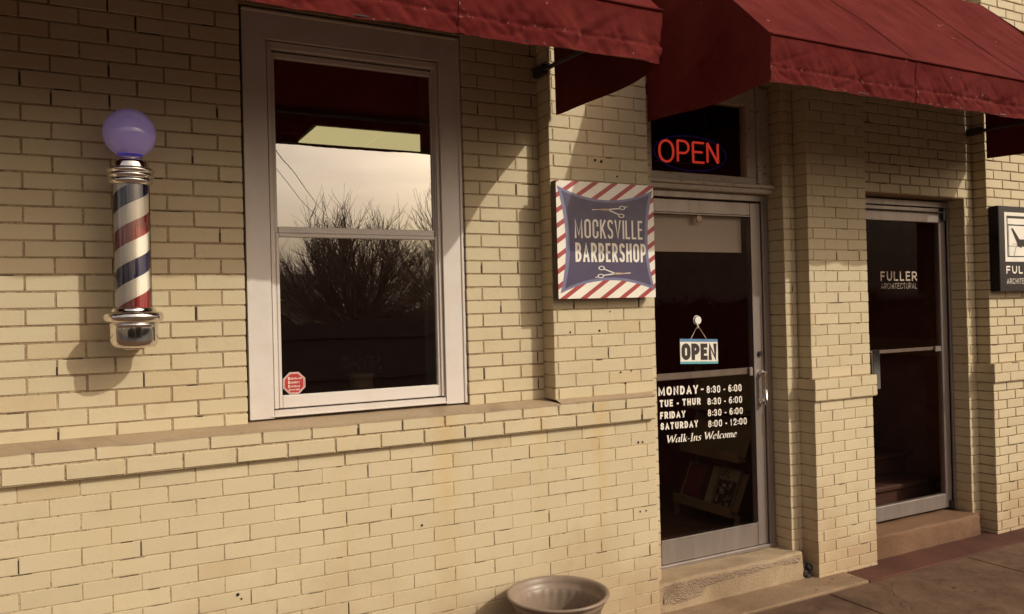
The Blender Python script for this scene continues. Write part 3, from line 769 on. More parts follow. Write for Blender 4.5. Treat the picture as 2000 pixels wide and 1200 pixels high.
# transom light above the barbershop door
TY = .205
tr = part(boards([(3.112, 3.185, TY, TY + .06, 2.52, 3.10), (3.925, 4.005, TY, TY + .06, 2.52, 3.10), (4.0055, 4.03, TY - .012, TY + .06, 2.48, 3.10), (4.0305, 4.135, TY + .012, TY + .06, 2.455, 3.10), (3.1855, 3.9245, TY + .0005, TY + .06, 2.965, 3.10),
                  (3.112, 4.005, TY + .001, TY + .06, 2.455, 2.5195)], .004), 'transom_window', 'old_wood_paint', bld, label='small peeling transom window over the barbershop door')
part(boards([(3.112, 4.132, TY - .03, TY + .0005, 2.449, 2.472), (3.112, 4.132, TY - .012, TY + .06, 2.4185, 2.4485)], .004), 'transom_sill', 'old_wood_paint', tr)
m = MB(); m.poly([(3.18, TY + .03, 2.51), (3.93, TY + .03, 2.51), (3.93, TY + .03, 2.97), (3.18, TY + .03, 2.97)]); part(m, 'pane', 'door_glass', tr)

# rooms behind the glass
def room(x0, x1, y0, y1, z0, z1, pre, wm, fm, cm):
    mb = MB()
    mb.poly([(x0, y1, z0), (x1, y1, z0), (x1, y1, z1), (x0, y1, z1)]); mb.poly([(x0, y0, z0), (x0, y1, z0), (x0, y1, z1), (x0, y0, z1)]); mb.poly([(x1, y0, z0), (x1, y0, z1), (x1, y1, z1), (x1, y1, z0)])
    part(mb, 'room_wall', wm, bld)
    mb = MB(); mb.poly([(x0, y0, z0), (x1, y0, z0), (x1, y1, z0), (x0, y1, z0)]); part(mb, 'room_floor', fm, bld)
    mb = MB(); mb.poly([(x0, y0, z1), (x0, y1, z1), (x1, y1, z1), (x1, y0, z1)]); part(mb, 'room_ceiling', cm, bld)
room(-2.4, 4.70, .33, 5.2, .15, 3.12, 'shop', 'room_paint', 'room_floor_tile', 'room_ceiling')
room(4.705, 6.5, .33, 4.6, .15, 3.12, 'hall', 'stair_wall', 'room_floor_tile', 'room_ceiling')
m = MB(); m.box(-2.4, 9.6, .35, 5.3, 3.125, 5.15)
m.box(-2.6, -2.41, 0, 5.3, -.03, 5.2); m.box(9.61, 9.7, 0, 5.3, -.03, 5.2); m.box(6.51, 9.6, .331, 5.3, 0, 3.12); m.box(-2.4, 9.6, 5.31, 5.5, 0, 5.2)
part(m, 'upper_storey', 'room_paint', bld)
m = MB()
for k in range(9):
    m.box(4.99, 6.16, .53 + .25 * k, 3.4, .15 + .17 * k + .001 * (k > 0), .15 + .17 * (k + 1), .012)
    m.box(4.97, 6.20, .50 + .25 * k, .5295 + .25 * k, .15 + .17 * (k + 1) - .035, .15 + .17 * (k + 1) + .004, .008)
part(m, 'staircase', 'stair_wood', bld)
m = MB(); m.poly([(6.49, .6, 1.25), (6.49, 2.6, 1.25), (6.49, 2.6, 1.4), (6.49, .6, 1.4)]); part(m, 'wall_rail', 'rack_wood', bld)

# ------------------------------------------------------------------ things in and on the shop windows
s_ = MB(); s_.box(3.19, 3.966, YD + .070, YD + .074, 2.053, 2.35, .001); sh = s_.build('roller_shade', 'roller_shade')
tag(sh, 'short pale roller shade pulled partly down inside the top of the barbershop door', 'shade')
m = MB(); m.tube([(3.58, YD + .0275, 2.255), (3.58, YD + .019, 2.255)], [.030, .022], 20); tag(m.build('suction_cup', 'print_tan'), 'tan suction cup stuck to the glass over the pale roller shade', 'suction cup')

os_ = thing('open_sign', 'white hanging OPEN sign with blue edges on the barbershop door glass', 'sign', (3.54, YD, 1.44))
oy = YD + .004; tl = -.0095
def tilted(x, z): return z + (x - 3.54) * -.045
m = MB()
def tq(x0, x1, z0, z1, y, mt): m.poly([(x0, y, tilted(x0, z0)), (x1, y, tilted(x1, z0)), (x1, y, tilted(x1, z1)), (x0, y, tilted(x0, z1))], mt)
m.box(3.392, 3.687, oy + .0005, oy + .004, 1.366, 1.517, .001)
for v in range(len(m.v)): x, y, z = m.v[v]; m.v[v] = (x, y, tilted(x, z))
tq(3.392, 3.687, 1.500, 1.517, oy, 1); tq(3.392, 3.687, 1.366, 1.380, oy, 2)
part(m, 'board', ['sign_white', 'print_blue', 'print_teal'], os_)
m = MB(); text(m, 'OPEN', 3.402, 3.677, 1.390 + .006, .100, oy - .0003, .26, 0, gap=.13, rr=.5, rise=-.045); part(m, 'lettering', 'print_black', os_)
m = MB(); m.tube([(3.475, oy, 1.519), (3.532, YD + .012, 1.592)], .0022, 6); m.tube([(3.598, oy, 1.514), (3.545, YD + .012, 1.592)], .0022, 6); part(m, 'cord', 'print_tan', os_)
m = MB(); m.tube([(3.546, YD + .0275, 1.632), (3.546, YD + .014, 1.632)], [.029, .024], 24); m.tube([(3.538, YD + .018, 1.606), (3.538, YD + .010, 1.598), (3.538, YD + .008, 1.586), (3.538, YD + .016, 1.584)], .004, 8); part(m, 'suction_hook', 'plastic_white', os_)

ne = thing('neon_sign', 'red and blue neon OPEN sign glowing behind the transom glass', 'neon sign', (3.56, .3, 2.66))
m = MB(); ny = .30
def neon(c, x, w_, z, h):
    for pts, cl in glyph(c, w_ / h, .5):
        q = [(x + a * h, ny, z + b * h - .0) for a, b in pts]
        if cl: q.append(q[0]); m.tube(q, .007, 8)
        elif c == 'P' and len(q) > 4: m.tube(q, .007, 8)
        else:
            for e0, e1 in zip(q, q[1:]): m.tube([e0, e1], .007, 8)
neon('O', 3.315, .105, 2.598, .128); neon('P', 3.455, .085, 2.604, .128); neon('E', 3.575, .085, 2.608, .122); neon('N', 3.69, .085, 2.612, .122)
part(m, 'letter_tube', 'neon_red', ne)
m = MB(); m.tube([(3.56 + .285 * math.cos(R(a)), ny + .004, 2.66 + .108 * math.sin(R(a))) for a in range(0, 361, 8)], .006, 8); part(m, 'oval_tube', 'neon_blue', ne)
m = MB(); m.tube([(3.30, ny + .03, 2.72), (3.83, ny + .03, 2.72)], .008, 8); m.tube([(3.30, ny + .03, 2.60), (3.83, ny + .03, 2.60)], .008, 8)
for x in (3.40, 3.70): m.tube([(x, ny + .03, 2.60), (x, ny + .03, 3.0)], .004, 6)
part(m, 'mounting_frame', 'dark_metal', ne)

cl = thing('ceiling_light', 'long lit fluorescent panel seen through the top of the sash window', 'ceiling light', (2.3, 2.48, 3.1))
m = MB(); m.box(1.70, 3.20, 2.17, 2.80, 3.085, 3.118, .004); part(m, 'housing', 'dark_metal', cl)
m = MB(); m.box(1.73, 2.246, 2.20, 2.77, 3.076, 3.0845, .003); m.box(2.252, 3.17, 2.20, 2.77, 3.076, 3.0845, .003); part(m, 'diffuser', 'lamp_panel', cl)

pl = thing('potted_plant', 'small clay pot with a withered plant inside the window sill', 'plant pot', (1.47, .42, 1.279))
m = MB(); m.lathe([(.001, 1.281), (.050, 1.281), (.060, 1.345), (.066, 1.345), (.067, 1.352), (.058, 1.354), (.064, 1.40), (.066, 1.42), (.060, 1.42), (.056, 1.40)], 1.47, .42, 24); part(m, 'pot', 'pot_clay', pl)
m = MB(); m.lathe([(.057, 1.405), (.001, 1.408)], 1.47, .42, 24); part(m, 'soil', 'soil', pl)
m = MB()
for i in range(16):
    a = rng.uniform(0, 6.28); l = rng.uniform(.03, .09); x, y = 1.47 + .04 * math.cos(a), .42 + .04 * math.sin(a)
    m.tube([(x, y, 1.405), (x + .02 * math.cos(a), y + .02 * math.sin(a), 1.41 + l * .7), (x + .05 * math.cos(a), y + .05 * math.sin(a), 1.41 + l)], [.003, .002, .001], 5)
    c = Vector((x + .05 * math.cos(a), y + .05 * math.sin(a), 1.41 + l)); m.poly([c, c + Vector((.014, .004, -.012)), c + Vector((.02, .01, .004)), c + Vector((.006, .006, .012))])
part(m, 'leaves', 'leaf_dry', pl)

# magazine rack inside the door: stepped slanted shelves facing the glass, turned a little
def turned(mb, ang, px, py):
    ca, sa = math.cos(ang), math.sin(ang); ox, oy2, oz = .49, .06, -.05
    for i, (x, y, z) in enumerate(mb.v):
        dx, dy = x - px, y - py; mb.v[i] = (px + dx * ca - dy * sa + ox, py + dx * sa + dy * ca + oy2, z + oz)
    return mb
RA, RP = R(-90), (3.95, .95)
rk = thing('magazine_rack', 'wooden magazine rack with slanted shelves standing behind the barbershop door glass', 'magazine rack', (4.4, 1.0, .15))
def slant(x0, x1, zc, y0, hgt, lean=.12, th=.012):
    mb = MB()
    q = [(y0, zc), (y0 + lean, zc + hgt)]
    for (a, b) in ((0, 0),):
        i = [mb.vert((x, q[e][0] + d, q[e][1])) for d in (0, th) for e in (0, 1) for x in (x0, x1)]
        for f in ((0, 1, 3, 2), (4, 6, 7, 5), (0, 4, 5, 1), (2, 3, 7, 6), (0, 2, 6, 4), (1, 5, 7, 3)): mb.face([i[a_] for a_ in f])
    return mb
for zc, y0 in ((.33, .70), (.70, .78), (1.02, .86)):
    mb = slant(3.68, 4.30, zc, y0, .25); part(turned(mb, RA, *RP), 'shelf_back', 'rack_wood', rk)
    mb = MB(); mb.box(3.68, 4.30, y0 - .05, y0 + .02, zc - .03, zc - .012, .003); mb.box(3.68, 4.30, y0 - .06, y0 - .0505, zc - .03, zc + .04, .003); part(turned(mb, RA, *RP), 'shelf_lip', 'rack_wood', rk)
for x in (3.66, 4.302):
    mb = MB(); mb.box(x, x + .018, .90, .96, .31, 1.3, .003); part(turned(mb, RA, *RP), 'side_post', 'rack_wood', rk)
    mb = MB(); mb.box(x, x + .02, .67, .71, .2005, .305, .003); part(turned(mb, RA, *RP), 'leg', 'rack_wood', rk)
    mb = MB(); mb.box(x, x + .02, .90, .96, .2005, .3095, .003); part(turned(mb, RA, *RP), 'leg', 'rack_wood', rk)
def magazine(x0, x1, hgt, mat_, label, cover=None):
    mb = slant(x0, x1, .332, .688, hgt, .11 * hgt / .25, .008)
    mats = [mat_, 'paper_tan', 'paper_dark', 'print_black', 'print_tan']
    if cover:
        def P(u, v, k=1): return (x0 + (x1 - x0) * u, .688 + .11 * hgt / .25 * v - .0006 * k, .332 + hgt * v)
        def q(u0, u1, v0, v1, mt, k): mb.poly([P(u0, v0, k), P(u1, v0, k), P(u1, v1, k), P(u0, v1, k)], mt)
        q(.06, .94, .72, .95, 1, 1); q(.08, .92, .05, .68, 2, 1)
        r_ = random.Random(3)
        for i in range(26):
            u, v = r_.uniform(.1, .75), r_.uniform(.08, .55); a, b = r_.uniform(.06, .18), r_.uniform(.04, .12)
            q(u, min(.92, u + a), v, min(.67, v + b), r_.choice([1, 2, 3, 4, 0]), 2 + .15 * i)
        for s2, u0, u1 in (('NFL', .10, .52),):
            ws = .13
            for i, c in enumerate(s2):
                for n_, (pts, cl_) in enumerate(glyph(c, .6)):
                    def put(p, i=i, n_=n_): return P(.10 + i * .16 + p.x * .17, .775 + p.y * .13, 3 + n_ * .4)
                    ribbon(mb, pts, .2, put, 3, cl_)
    return tag(turned(mb, RA, *RP).build('magazine', mats), label, 'magazine', 'magazines on the rack')
magazine(4.04, 4.25, .27, 'paper_mix', 'football magazine with dark photo cover and NFL heading on the rack', True)
magazine(3.965, 4.03, .26, 'paper_tan', 'pale thin magazine standing just left of the football magazine')
magazine(3.90, 3.958, .25, 'paper_dark', 'dark narrow magazine left of the pale thin one on the rack')
magazine(3.72, 3.885, .24, 'room_paint', 'wide dull brown magazine at the left end of the rack')

# ------------------------------------------------------------------ awnings
def awning(label, x0, x1, yft, zft, yfb, zfb, zwt, wall_tip, sag, seed, group):
    th = thing('awning', label, 'awning', ((x0 + x1) / 2, 0, zwt), group)
    NX = int((x1 - x0) / .012)
    folds = [rng.uniform(x0, x1) for _ in range(9)]
    def wr(x, v, z):
        # soft cloth relief: long creases running with the slope plus small crumple
        f = 0
        for i, c in enumerate(folds):
            d = (x - c - .25 * (v - .5) * (1 if i % 2 else -1)); f += .010 * math.exp(-(d / .035) ** 2) * (.5 + .5 * mnoise.noise((c * 3, v * 2, seed)))
        return f * 1.5 + .016 * mnoise.noise((x * 2.3, v * 1.6, seed)) + .008 * mnoise.noise((x * 8, v * 2.2, seed + 4)) - .012 * math.sin(math.pi * v)
    def ridge(a, b, c, p=7): return (1 - min(1, abs(mnoise.noise((a, b, c)) * 1.7))) ** p
    def slope(u, v):
        x = x0 + (x1 - x0) * u; y = .018 + (yft - .018) * v; z = zwt + (zft - zwt) * v
        d = (wr(x, v, 0) - .010 * ridge(x * 1.5 - v * .5, v * .35, seed + 1) - .006 * ridge(x * 3.4 + v * .9, v * .8, seed + 7)) * math.sin(math.pi * min(1, v * .92 + .04)); nrm = Vector((0, zwt - zft, 0.018 - yft)).normalized(); nrm = Vector((0, -abs(nrm.y), abs(nrm.z)))
        return (Vector((x, y, z)) + nrm * d, .25 * max(0, v * 8 - 7))
    m = MB(); m.grid(slope, NX, 24); part(m, 'canopy', 'red_canvas', th, 'fleck')
    hem = .33
    def val(u, v):
        x = x0 + (x1 - x0) * u; z = zft + (zfb - zft) * v; y = yft + (yfb - yft) * v
        k = math.sin(math.pi * min(.5, v * .55))
        d = k * (.016 * mnoise.noise((x * 6, v * 1.1, seed)) + .012 * mnoise.noise((x * 15 + v * 4, v * 1.6, seed + 2)) + .005 * mnoise.noise((x * 34 - v * 6, v * 3, seed + 5)) + .014 * mnoise.noise((x * 1.7, 0, seed)))
        low = min(1, (1 - v) * 4 + .25)
        d += k * low * (-.013 * ridge(x * 2.6 + v * .9, v * .7, seed + 3) - .009 * ridge(x * 5.5 - v * 1.3, v * 1.1, seed + 6) - .005 * ridge(x * 11 + v, v * 2, seed + 9, 5))
        d += .006 * math.exp(-((v - (1 - hem)) / .035) ** 2) * -1 + .003 * (v > 1 - hem)
        z += k * .007 * mnoise.noise((x * 2.1, 9, seed))
        fl = math.exp(-((v - (1 - hem)) / .04) ** 2) + .7 * math.exp(-((v - 1) / .05) ** 2) + .5 * math.exp(-(v / .04) ** 2)
        return (Vector((x, y - d, z)), fl)
    m = MB(); m.grid(val, NX, 30); part(m, 'valance', 'red_canvas', th, 'fleck')
    ns = max(3, int((x1 - x0) / .78))
    for j in range(1, ns):
        us = j / ns; dw = .011 / (x1 - x0)
        m = MB(); m.grid(lambda a, b: (slope(us - dw + 2 * dw * a, b * .995 + .004)[0] + Vector((0, -.0016, .0022)), .25), 2, 40); m.grid(lambda a, b: (val(us - dw + 2 * dw * a, .01 + b * .985)[0] + Vector((0, -.003, 0)), .45), 2, 40)
        part(m, 'seam', 'red_canvas', th, 'fleck')
    # welt cord along the front edge and stitched hem
    m = MB(); m.tube([val(i / 60, 0)[0] + Vector((0, -.003, .001)) for i in range(61)], .006, 6); part(m, 'edge_welt', 'red_canvas', th, 'fleck')
    for xs, sd in ((x1, 1), (x0, -1)):
        def side(u, v):
            # u wall->front, v bottom->top
            y = wall_tip[0] + (yfb - wall_tip[0]) * u; zb = wall_tip[1] + (zfb - wall_tip[1]) * u - sag * math.sin(math.pi * u) ** 1.0
            yt = .018 + (yft - .018) * u; zt2 = zwt + (zft - zwt) * u
            z = zb + (zt2 - zb) * v; yy = y + (yt - y) * v
            c = math.sin(math.pi * v) * math.sin(math.pi * min(1, u * .95 + .02))
            bil = -.018 * ridge(yy * 1.4 + z * 1.9, z * .9 - yy * .6, seed + 2) + .030 * mnoise.noise((yy * 3.1, z * 3.1 + seed, 4)) + .016 * mnoise.noise((yy * 7 + z * 5, z * 2, 8)) + .012 * math.sin((z + yy * .6) * 16) * max(0, 1 - v * 1.6)
            edge = (1 - v) * .03 * math.sin(math.pi * u) * math.sin(u * 5 + seed)
            return (Vector((xs + bil * (c + .25 * (1 - v) * math.sin(math.pi * u)) + edge, yy, z)), .3 * math.exp(-(v / .03) ** 2))
        m = MB(); m.grid(side, 40, 40); part(m, 'side_panel', 'red_canvas', th, 'fleck')
    m = MB()
    for xs, sd in ((x1 - .045, 1), (x0 + .045, -1)):
        m.tube([(xs, .10, zft + .005), (xs, yft + .03, zft - .03)], .012, 8)
        m.tube([(xs, yft + .035, zft - .035), (xs, .03, zwt - .05)], .012, 8)
        m.box(xs - .018, xs + .018, .015, YP - .008, zft - .02, zft + .03, .003)
    m.tube([(x0 + .03, yft + .03, zft - .03), (x1 - .03, yft + .03, zft - .03)], .012, 8)
    m.tube([(x0 + .03, yfb + .012, zfb + .012), (x1 - .03, yfb + .012, zfb + .012)], .006, 8)
    xm = (x0 + x1) / 2
    for xs in (x0 + (x1 - x0) / 3, x0 + 2 * (x1 - x0) / 3): m.tube([(xs, yft + .035, zft - .035), (xs, .03, zwt - .05)], .011, 8)
    part(m, 'frame', 'steel_tube', th)
    return th
awning('faded red canvas awning over the sash window and barber pole', -2.2, 2.41, -.885, 2.960, -.870, 2.742, 3.86, (-.005, 2.722), .03, 3, 'red canvas awnings')
awning('faded red canvas awning over the two doors, seen from its left end', 3.01, 6.082, -.905, 2.942, -.893, 2.728, 3.87, (.010, 2.742), .012, 11, 'red canvas awnings')

# ------------------------------------------------------------------ barber pole
PX, PY = .412, -.03
bp = thing('barber_pole', 'chrome barber pole with red white and blue stripes and a purple globe', 'barber pole', (PX, PY, 1.6))
m = MB(); m.lathe([(.0005, 2.558)] + [(.098 * math.sin(R(a)), 2.460 + .098 * math.cos(R(a))) for a in range(6, 156, 6)], PX, PY, 48); part(m, 'globe', 'globe_glass', bp)
def rnd(pts, n=3):
    for _ in range(n):
        q = [pts[0]]
        for a, b in zip(pts, pts[1:]): q += [(a[0] * .75 + b[0] * .25, a[1] * .75 + b[1] * .25), (a[0] * .25 + b[0] * .75, a[1] * .25 + b[1] * .75)]
        q.append(pts[-1]); pts = q
    return pts
m = MB()
m.lathe(rnd([(.001, 2.372), (.046, 2.372), (.048, 2.350), (.066, 2.350), (.069, 2.346), (.070, 2.318)], 1), PX, PY)
m.lathe(rnd([(.070, 2.320), (.088, 2.320), (.090, 2.306), (.084, 2.300), (.084, 2.298)], 2), PX, PY)
m.lathe(rnd([(.084, 2.298), (.086, 2.288), (.080, 2.280), (.080, 2.278)], 2), PX, PY)
m.lathe(rnd([(.080, 2.278), (.083, 2.268), (.078, 2.256), (.070, 2.252), (.06, 2.252)], 2), PX, PY); part(m, 'top_cap', 'chrome', bp)
m = MB(); NS = 72
rings = []
for z in (1.766, 1.93, 2.09, 2.254):
    ring = []
    for k in range(NS + 1):
        th_ = -180 + 360 * k / NS
        st_ = -(z - 2.209 - .212 * (th_ + 80) / 360) / .302
        ring.append(m.vert((PX + .0645 * math.sin(R(th_)), PY - .0645 * math.cos(R(th_)), z), x=st_ + 4))
    rings.append(ring)
for i in range(3):
    for k in range(NS): m.face([rings[i][k], rings[i][k + 1], rings[i + 1][k + 1], rings[i + 1][k]], 0, True)
part(m, 'striped_cylinder', 'pole_stripes', bp, 'stripe')
m = MB(); m.lathe([(.0695, 1.767), (.0695, 2.253)], PX, PY, 64); part(m, 'glass_cylinder', 'clear_tube', bp)
m = MB()
m.lathe(rnd([(.06, 1.768), (.078, 1.768), (.082, 1.756), (.084, 1.752)], 2), PX, PY)
m.lathe(rnd([(.084, 1.752), (.106, 1.748), (.112, 1.730), (.106, 1.714), (.094, 1.708), (.088, 1.706)], 2), PX, PY)
m.lathe(rnd([(.088, 1.706), (.091, 1.700), (.089, 1.694), (.088, 1.69)], 1), PX, PY)
m.lathe([(.088, 1.690), (.0885, 1.64), (.086, 1.625), (.078, 1.614), (.064, 1.609), (.001, 1.607)], PX, PY); part(m, 'base_cup', 'chrome', bp)
m = MB(); m.box(PX - .05, PX + .05, YP - .004, YP + .004, 1.60, 1.75, .002); m.box(PX - .035, PX + .035, PY + .03, YP - .003, 1.600, 1.615, .003); m.box(PX - .03, PX + .03, PY + .05, YP - .003, 1.65, 1.74, .003); part(m, 'wall_bracket', 'chrome', bp)
m = MB(); m.box(PX - .05, PX + .05, YP - .004, YP + .004, 2.24, 2.36, .002); m.box(PX - .03, PX + .03, PY + .05, YP - .003, 2.26, 2.34, .003); part(m, 'wall_bracket', 'chrome', bp)

# ------------------------------------------------------------------ barbershop sign
SX0, SX1, SZ0, SZ1, SY = 2.370, 2.986, 1.772, 2.378, -.050
bs = thing('barbershop_sign', 'square barbershop sign with candy striped border and navy centre on the pilaster', 'sign', ((SX0 + SX1) / 2, SY, SZ0))
m = MB(); m.box(SX0, SX1, SY, .002, SZ0, SZ1, .002); m.box(SX0 + .1, SX0 + .14, .0025, YL - .0025, SZ0 + .1, SZ1 - .1); m.box(SX1 - .14, SX1 - .1, .0025, YL - .0025, SZ0 + .1, SZ1 - .1)
part(m, 'sign_box', 'sign_edge_brown', bs)
m = MB(); m.poly([(SX0, SY - .0006, SZ0), (SX1, SY - .0006, SZ0), (SX1, SY - .0006, SZ1), (SX0, SY - .0006, SZ1)], 0)
sw, sh_ = SX1 - SX0, SZ1 - SZ0
k = 0
per, red, sl_ = .122, .042, .64
c = SX0 - 1.0
while c < SX1 + .2:
    q = clip_rect([(c, SZ0 - .02), (c + red, SZ0 - .02), (c + red + (sh_ + .04) / sl_, SZ1 + .02), (c + (sh_ + .04) / sl_, SZ1 + .02)], SX0, SX1, SZ0, SZ1)
    if q: m.poly([(x, SY - .0010, z) for x, z in q], 1)
    c += per
part(m, 'striped_border', ['sign_white', 'sign_red'], bs)
def curve4(cs, mids, n=14):
    out = []
    for i in range(4):
        a, b, q = Vector(cs[i]), Vector(cs[(i + 1) % 4]), Vector(mids[i]); ctl = q * 2 - (a + b) / 2
        for j in range(n): t = j / n; out.append(a * (1 - t) ** 2 + ctl * 2 * t * (1 - t) + b * t * t)
    return out
def S(u, v): return (SX0 + sw * u, SZ1 - sh_ * v)
o1 = curve4([S(.008, .045), S(.02, .955), S(.992, .935), S(.990, .045)], [S(.083, .5), S(.5, .845), S(.925, .5), S(.5, .150)])
o2 = curve4([S(.050, .085), S(.062, .915), S(.955, .895), S(.950, .085)], [S(.122, .5), S(.5, .822), S(.893, .5), S(.5, .172)])
def fan(mb, pts, y, mt):
    cx = sum((p.x for p in pts)) / len(pts); cz = sum((p.y for p in pts)) / len(pts); i0 = mb.vert((cx, y, cz)); ii = [mb.vert((p.x, y, p.y)) for p in pts]
    for i in range(len(ii)): mb.face([i0, ii[i], ii[(i + 1) % len(ii)]][::1], mt)
m = MB(); fan(m, o1, SY - .0016, 0); fan(m, o2, SY - .0022, 1); part(m, 'centre_panel', ['sign_blue_edge', 'sign_navy'], bs)
m = MB(); yy = SY - .0028
text(m, 'MOCKSVILLE', *[SX0 + sw * q for q in (.17, .870)], SZ1 - sh_ * .485, sh_ * .165, yy, .105, 0, gap=.30, rr=.16); part(m, 'lettering', 'cream_print', bs); m = MB()
text(m, 'BARBERSHOP', *[SX0 + sw * q for q in (.172, .903)], SZ1 - sh_ * .688, sh_ * .165, yy, .135, 0, gap=.27, rr=.16)
part(m, 'lettering', 'cream_print', bs)
m = MB()
def scissors(cx, cz, s, flip):
    def put(p): return (cx + flip * p.x * s, yy - .0002, cz + flip * (p.y * .62 + .06) * s)
    def put2(p): return (cx + flip * p.x * s, yy - .0005, cz + flip * (p.y * .62 + .06) * s)
    m.poly([put2(Vector(q)) for q in ((-1, .0), (-.1, -.07), (-.02, .0), (-.1, .09))][::1 if flip > 0 else 1], 1)
    ribbon(m, [(-.95, -.03), (-.1, .04)], .06, put, 0)
    ribbon(m, [(-.1, .02), (.25, .09), (.55, .14)], .075, put, 0); ribbon(m, [(-.1, -.0), (.2, -.16), (.5, -.32)], .075, put2, 0)
    ribbon(m, arc(.70, .19, .15, .13, 0, 360, 16)[:-1], .055, put2, 0, True); ribbon(m, arc(.64, -.40, .15, .13, 0, 360, 16)[:-1], .055, put, 0, True)
    ribbon(m, [(.83, .24), (.98, .30)], .05, put, 0)
scissors(SX0 + sw * .53, SZ1 - sh_ * .245, sw * .185, 1); part(m, 'scissors_emblem', ['cream_print', 'print_tan'], bs); m = MB(); scissors(SX0 + sw * .55, SZ1 - sh_ * .775, sw * .185, -1)
part(m, 'scissors_emblem', ['cream_print', 'print_tan'], bs)

# ------------------------------------------------------------------ architects' sign
FX0, FX1, FZ0, FZ1, FY = 6.095, 7.00, 1.768, 2.392, -.055
fs = thing('architect_sign', 'black box sign with white building logo at the right edge', 'sign', (6.5, FY, FZ0))
m = MB(); m.box(FX0, FX1, FY, YL - .0025, FZ0, FZ1, .004); part(m, 'sign_box', 'sign_black', fs)
m = MB()
lx0, lx1, lz0, lz1 = 6.165, 6.56, 1.985, 2.347
def fq(x0, x1, z0, z1, mt, d): m.poly([(x0, FY - d, z0), (x1, FY - d, z0), (x1, FY - d, z1), (x0, FY - d, z1)], mt)
fq(lx0, lx1, lz0, lz1, 0, .0006); fq(lx0 + .026, lx1 - .026, lz0 + .034, lz1 - .026, 1, .0012)
fq(lx0 + .036, lx1 - .036, lz0 + .042, lz1 - .045, 0, .0018)
fq(lx0 + .036, lx1 - .036, lz1 - .098, lz1 - .088, 1, .0024)
fq(lx0 + .040, lx0 + .046, lz0 + .042, lz1 - .1, 1, .0024)
fq(lx0 + .036, lx1 - .036, lz0 + .112, lz0 + .116, 1, .0024); fq(lx0 + .085, lx1 - .036, lz0 + .128, lz0 + .131, 1, .0024)
def fp(pts, mt, d): m.poly([(lx0 + a, FY - d, lz0 + b) for a, b in pts], mt)
fp([(.075, .245), (.098, .245), (.20, .14), (.20, .10), (.16, .112)][::-1], 1, .003)
fp([(.14, .112), (.17, .165), (.36, .165), (.36, .112)][::-1], 1, .0034)
fp([(.10, .042), (.104, .042), (.135, .112), (.131, .112)], 1, .0030)
part(m, 'logo', ['cream_print', 'sign_black'], fs)
m = MB(); text(m, 'FULLER', 6.172, 6.60, 1.897, .057, FY - .0006, .2, 0, gap=.35, rr=.5); part(m, 'lettering', 'cream_print', fs); m = MB(); text(m, 'ARCHITECTURAL', 6.174, 6.60, 1.822, .040, FY - .0006, .1, 0, gap=.32); part(m, 'lettering', 'cream_print', fs)

# ------------------------------------------------------------------ planter tub
TX, TYY, TZ = 2.19, -.275, .385
pt = thing('planter_tub', 'empty beige round plastic planter tub on the pavement against the wall', 'planter', (TX, TYY, 0))
m = MB(); r0 = .243
def flute(r, z, a): return r * (1 + .010 * math.cos(a * 28 + z * 22)) if z < TZ - .05 else r
prof = [(.13, .004), (.15, .0), (.155, .02), (.165, .10), (.180, .20), (.196, .28), (.206, .325), (.218, .335), (.222, .350), (.222, TZ - .028), (.234, TZ - .020), (r0, TZ - .010), (r0, TZ - .003), (.236, TZ), (.226, TZ - .003), (.218, TZ - .012), (.214, TZ - .03)]
m.lathe(prof, TX, TYY, 112, warp=flute); part(m, 'outer_wall', 'planter_plastic', pt)
m = MB()
def swirl(r, z, a): return r * (1 - .032 * (.5 + .5 * math.cos(a * 28 + z * 40))) if .05 < z < TZ - .055 else r
m.lathe([(.214, TZ - .03), (.208, TZ - .045), (.202, TZ - .05), (.198, TZ - .055), (.196, TZ - .08), (.188, .27), (.180, .22), (.172, .18), (.168, .165), (.150, .160), (.001, .160)], TX, TYY, 168, warp=swirl); part(m, 'inner_wall', 'planter_plastic', pt)
m = MB()
for a in range(0, 360, 60): m.lathe([(.012, .1615), (.001, .1615)], TX + .09 * math.cos(R(a)), TYY + .09 * math.sin(R(a)), 12)
part(m, 'drain_hole', 'hole_dark', pt)

# ------------------------------------------------------------------ ground
m = MB()
def slabs(x0, x1, y0, y1, z, dz=.06, g=.006, mt=0):
    m.box(x0 + g / 2, x1 - g / 2, y0 + g / 2, y1 - g / 2, z - dz, z, .006, mt)
xs = [-12.3, -9.5, -6.7, -3.9, -1.1, 1.45, 2.75, 4.085, 5.40, 6.75, 8.1, 9.6, 12.5]
for a, b in zip(xs, xs[1:]):
    for c, d in ((-1.62, -.19), (-3.02, -1.62), (-4.42, -3.02)): slabs(a, b, c, d, 0)
slabs(-12.3, 2.98, -.19, .02, .002); 
part_g = m.build('pavement', ['pavement_concrete']); part_g['kind'] = 'structure'
m = MB(); slabs(4.46, 6.6, -.19, .10, .003); slabs(6.6, 12.5, -.19, .04, .004); tag(m.build('pavement_edge_strip', ['strip_brown']), None, None, kind='structure')
m = MB(); slabs(2.98, 4.46, -.19, .12, .010); tag(m.build('pavement_apron', ['apron_concrete']), None, None, kind='structure')
m = MB(); m.poly([(-12.3, -4.42, -.03), (12.5, -4.42, -.03), (12.5, .4, -.03), (-12.3, .4, -.03)]); tag(m.build('pavement_bed', 'tar_black'), None, None, kind='structure')
m = MB(); m.box(-60, 60, -4.58, -4.425, -.3, -.002, .015); tag(m.build('kerb', 'pavement_concrete'), None, None, kind='structure')
m = MB(); m.poly([(-60, -13, -.14), (60, -13, -.14), (60, -4.5, -.14), (-60, -4.5, -.14)]); tag(m.build('road', 'asphalt'), None, None, kind='structure')
m = MB(); m.poly([(-500, -500, -.16), (500, -500, -.16), (500, 500, -.16), (-500, 500, -.16)]); tag(m.build('ground', 'far_ground'), None, None, kind='structure')
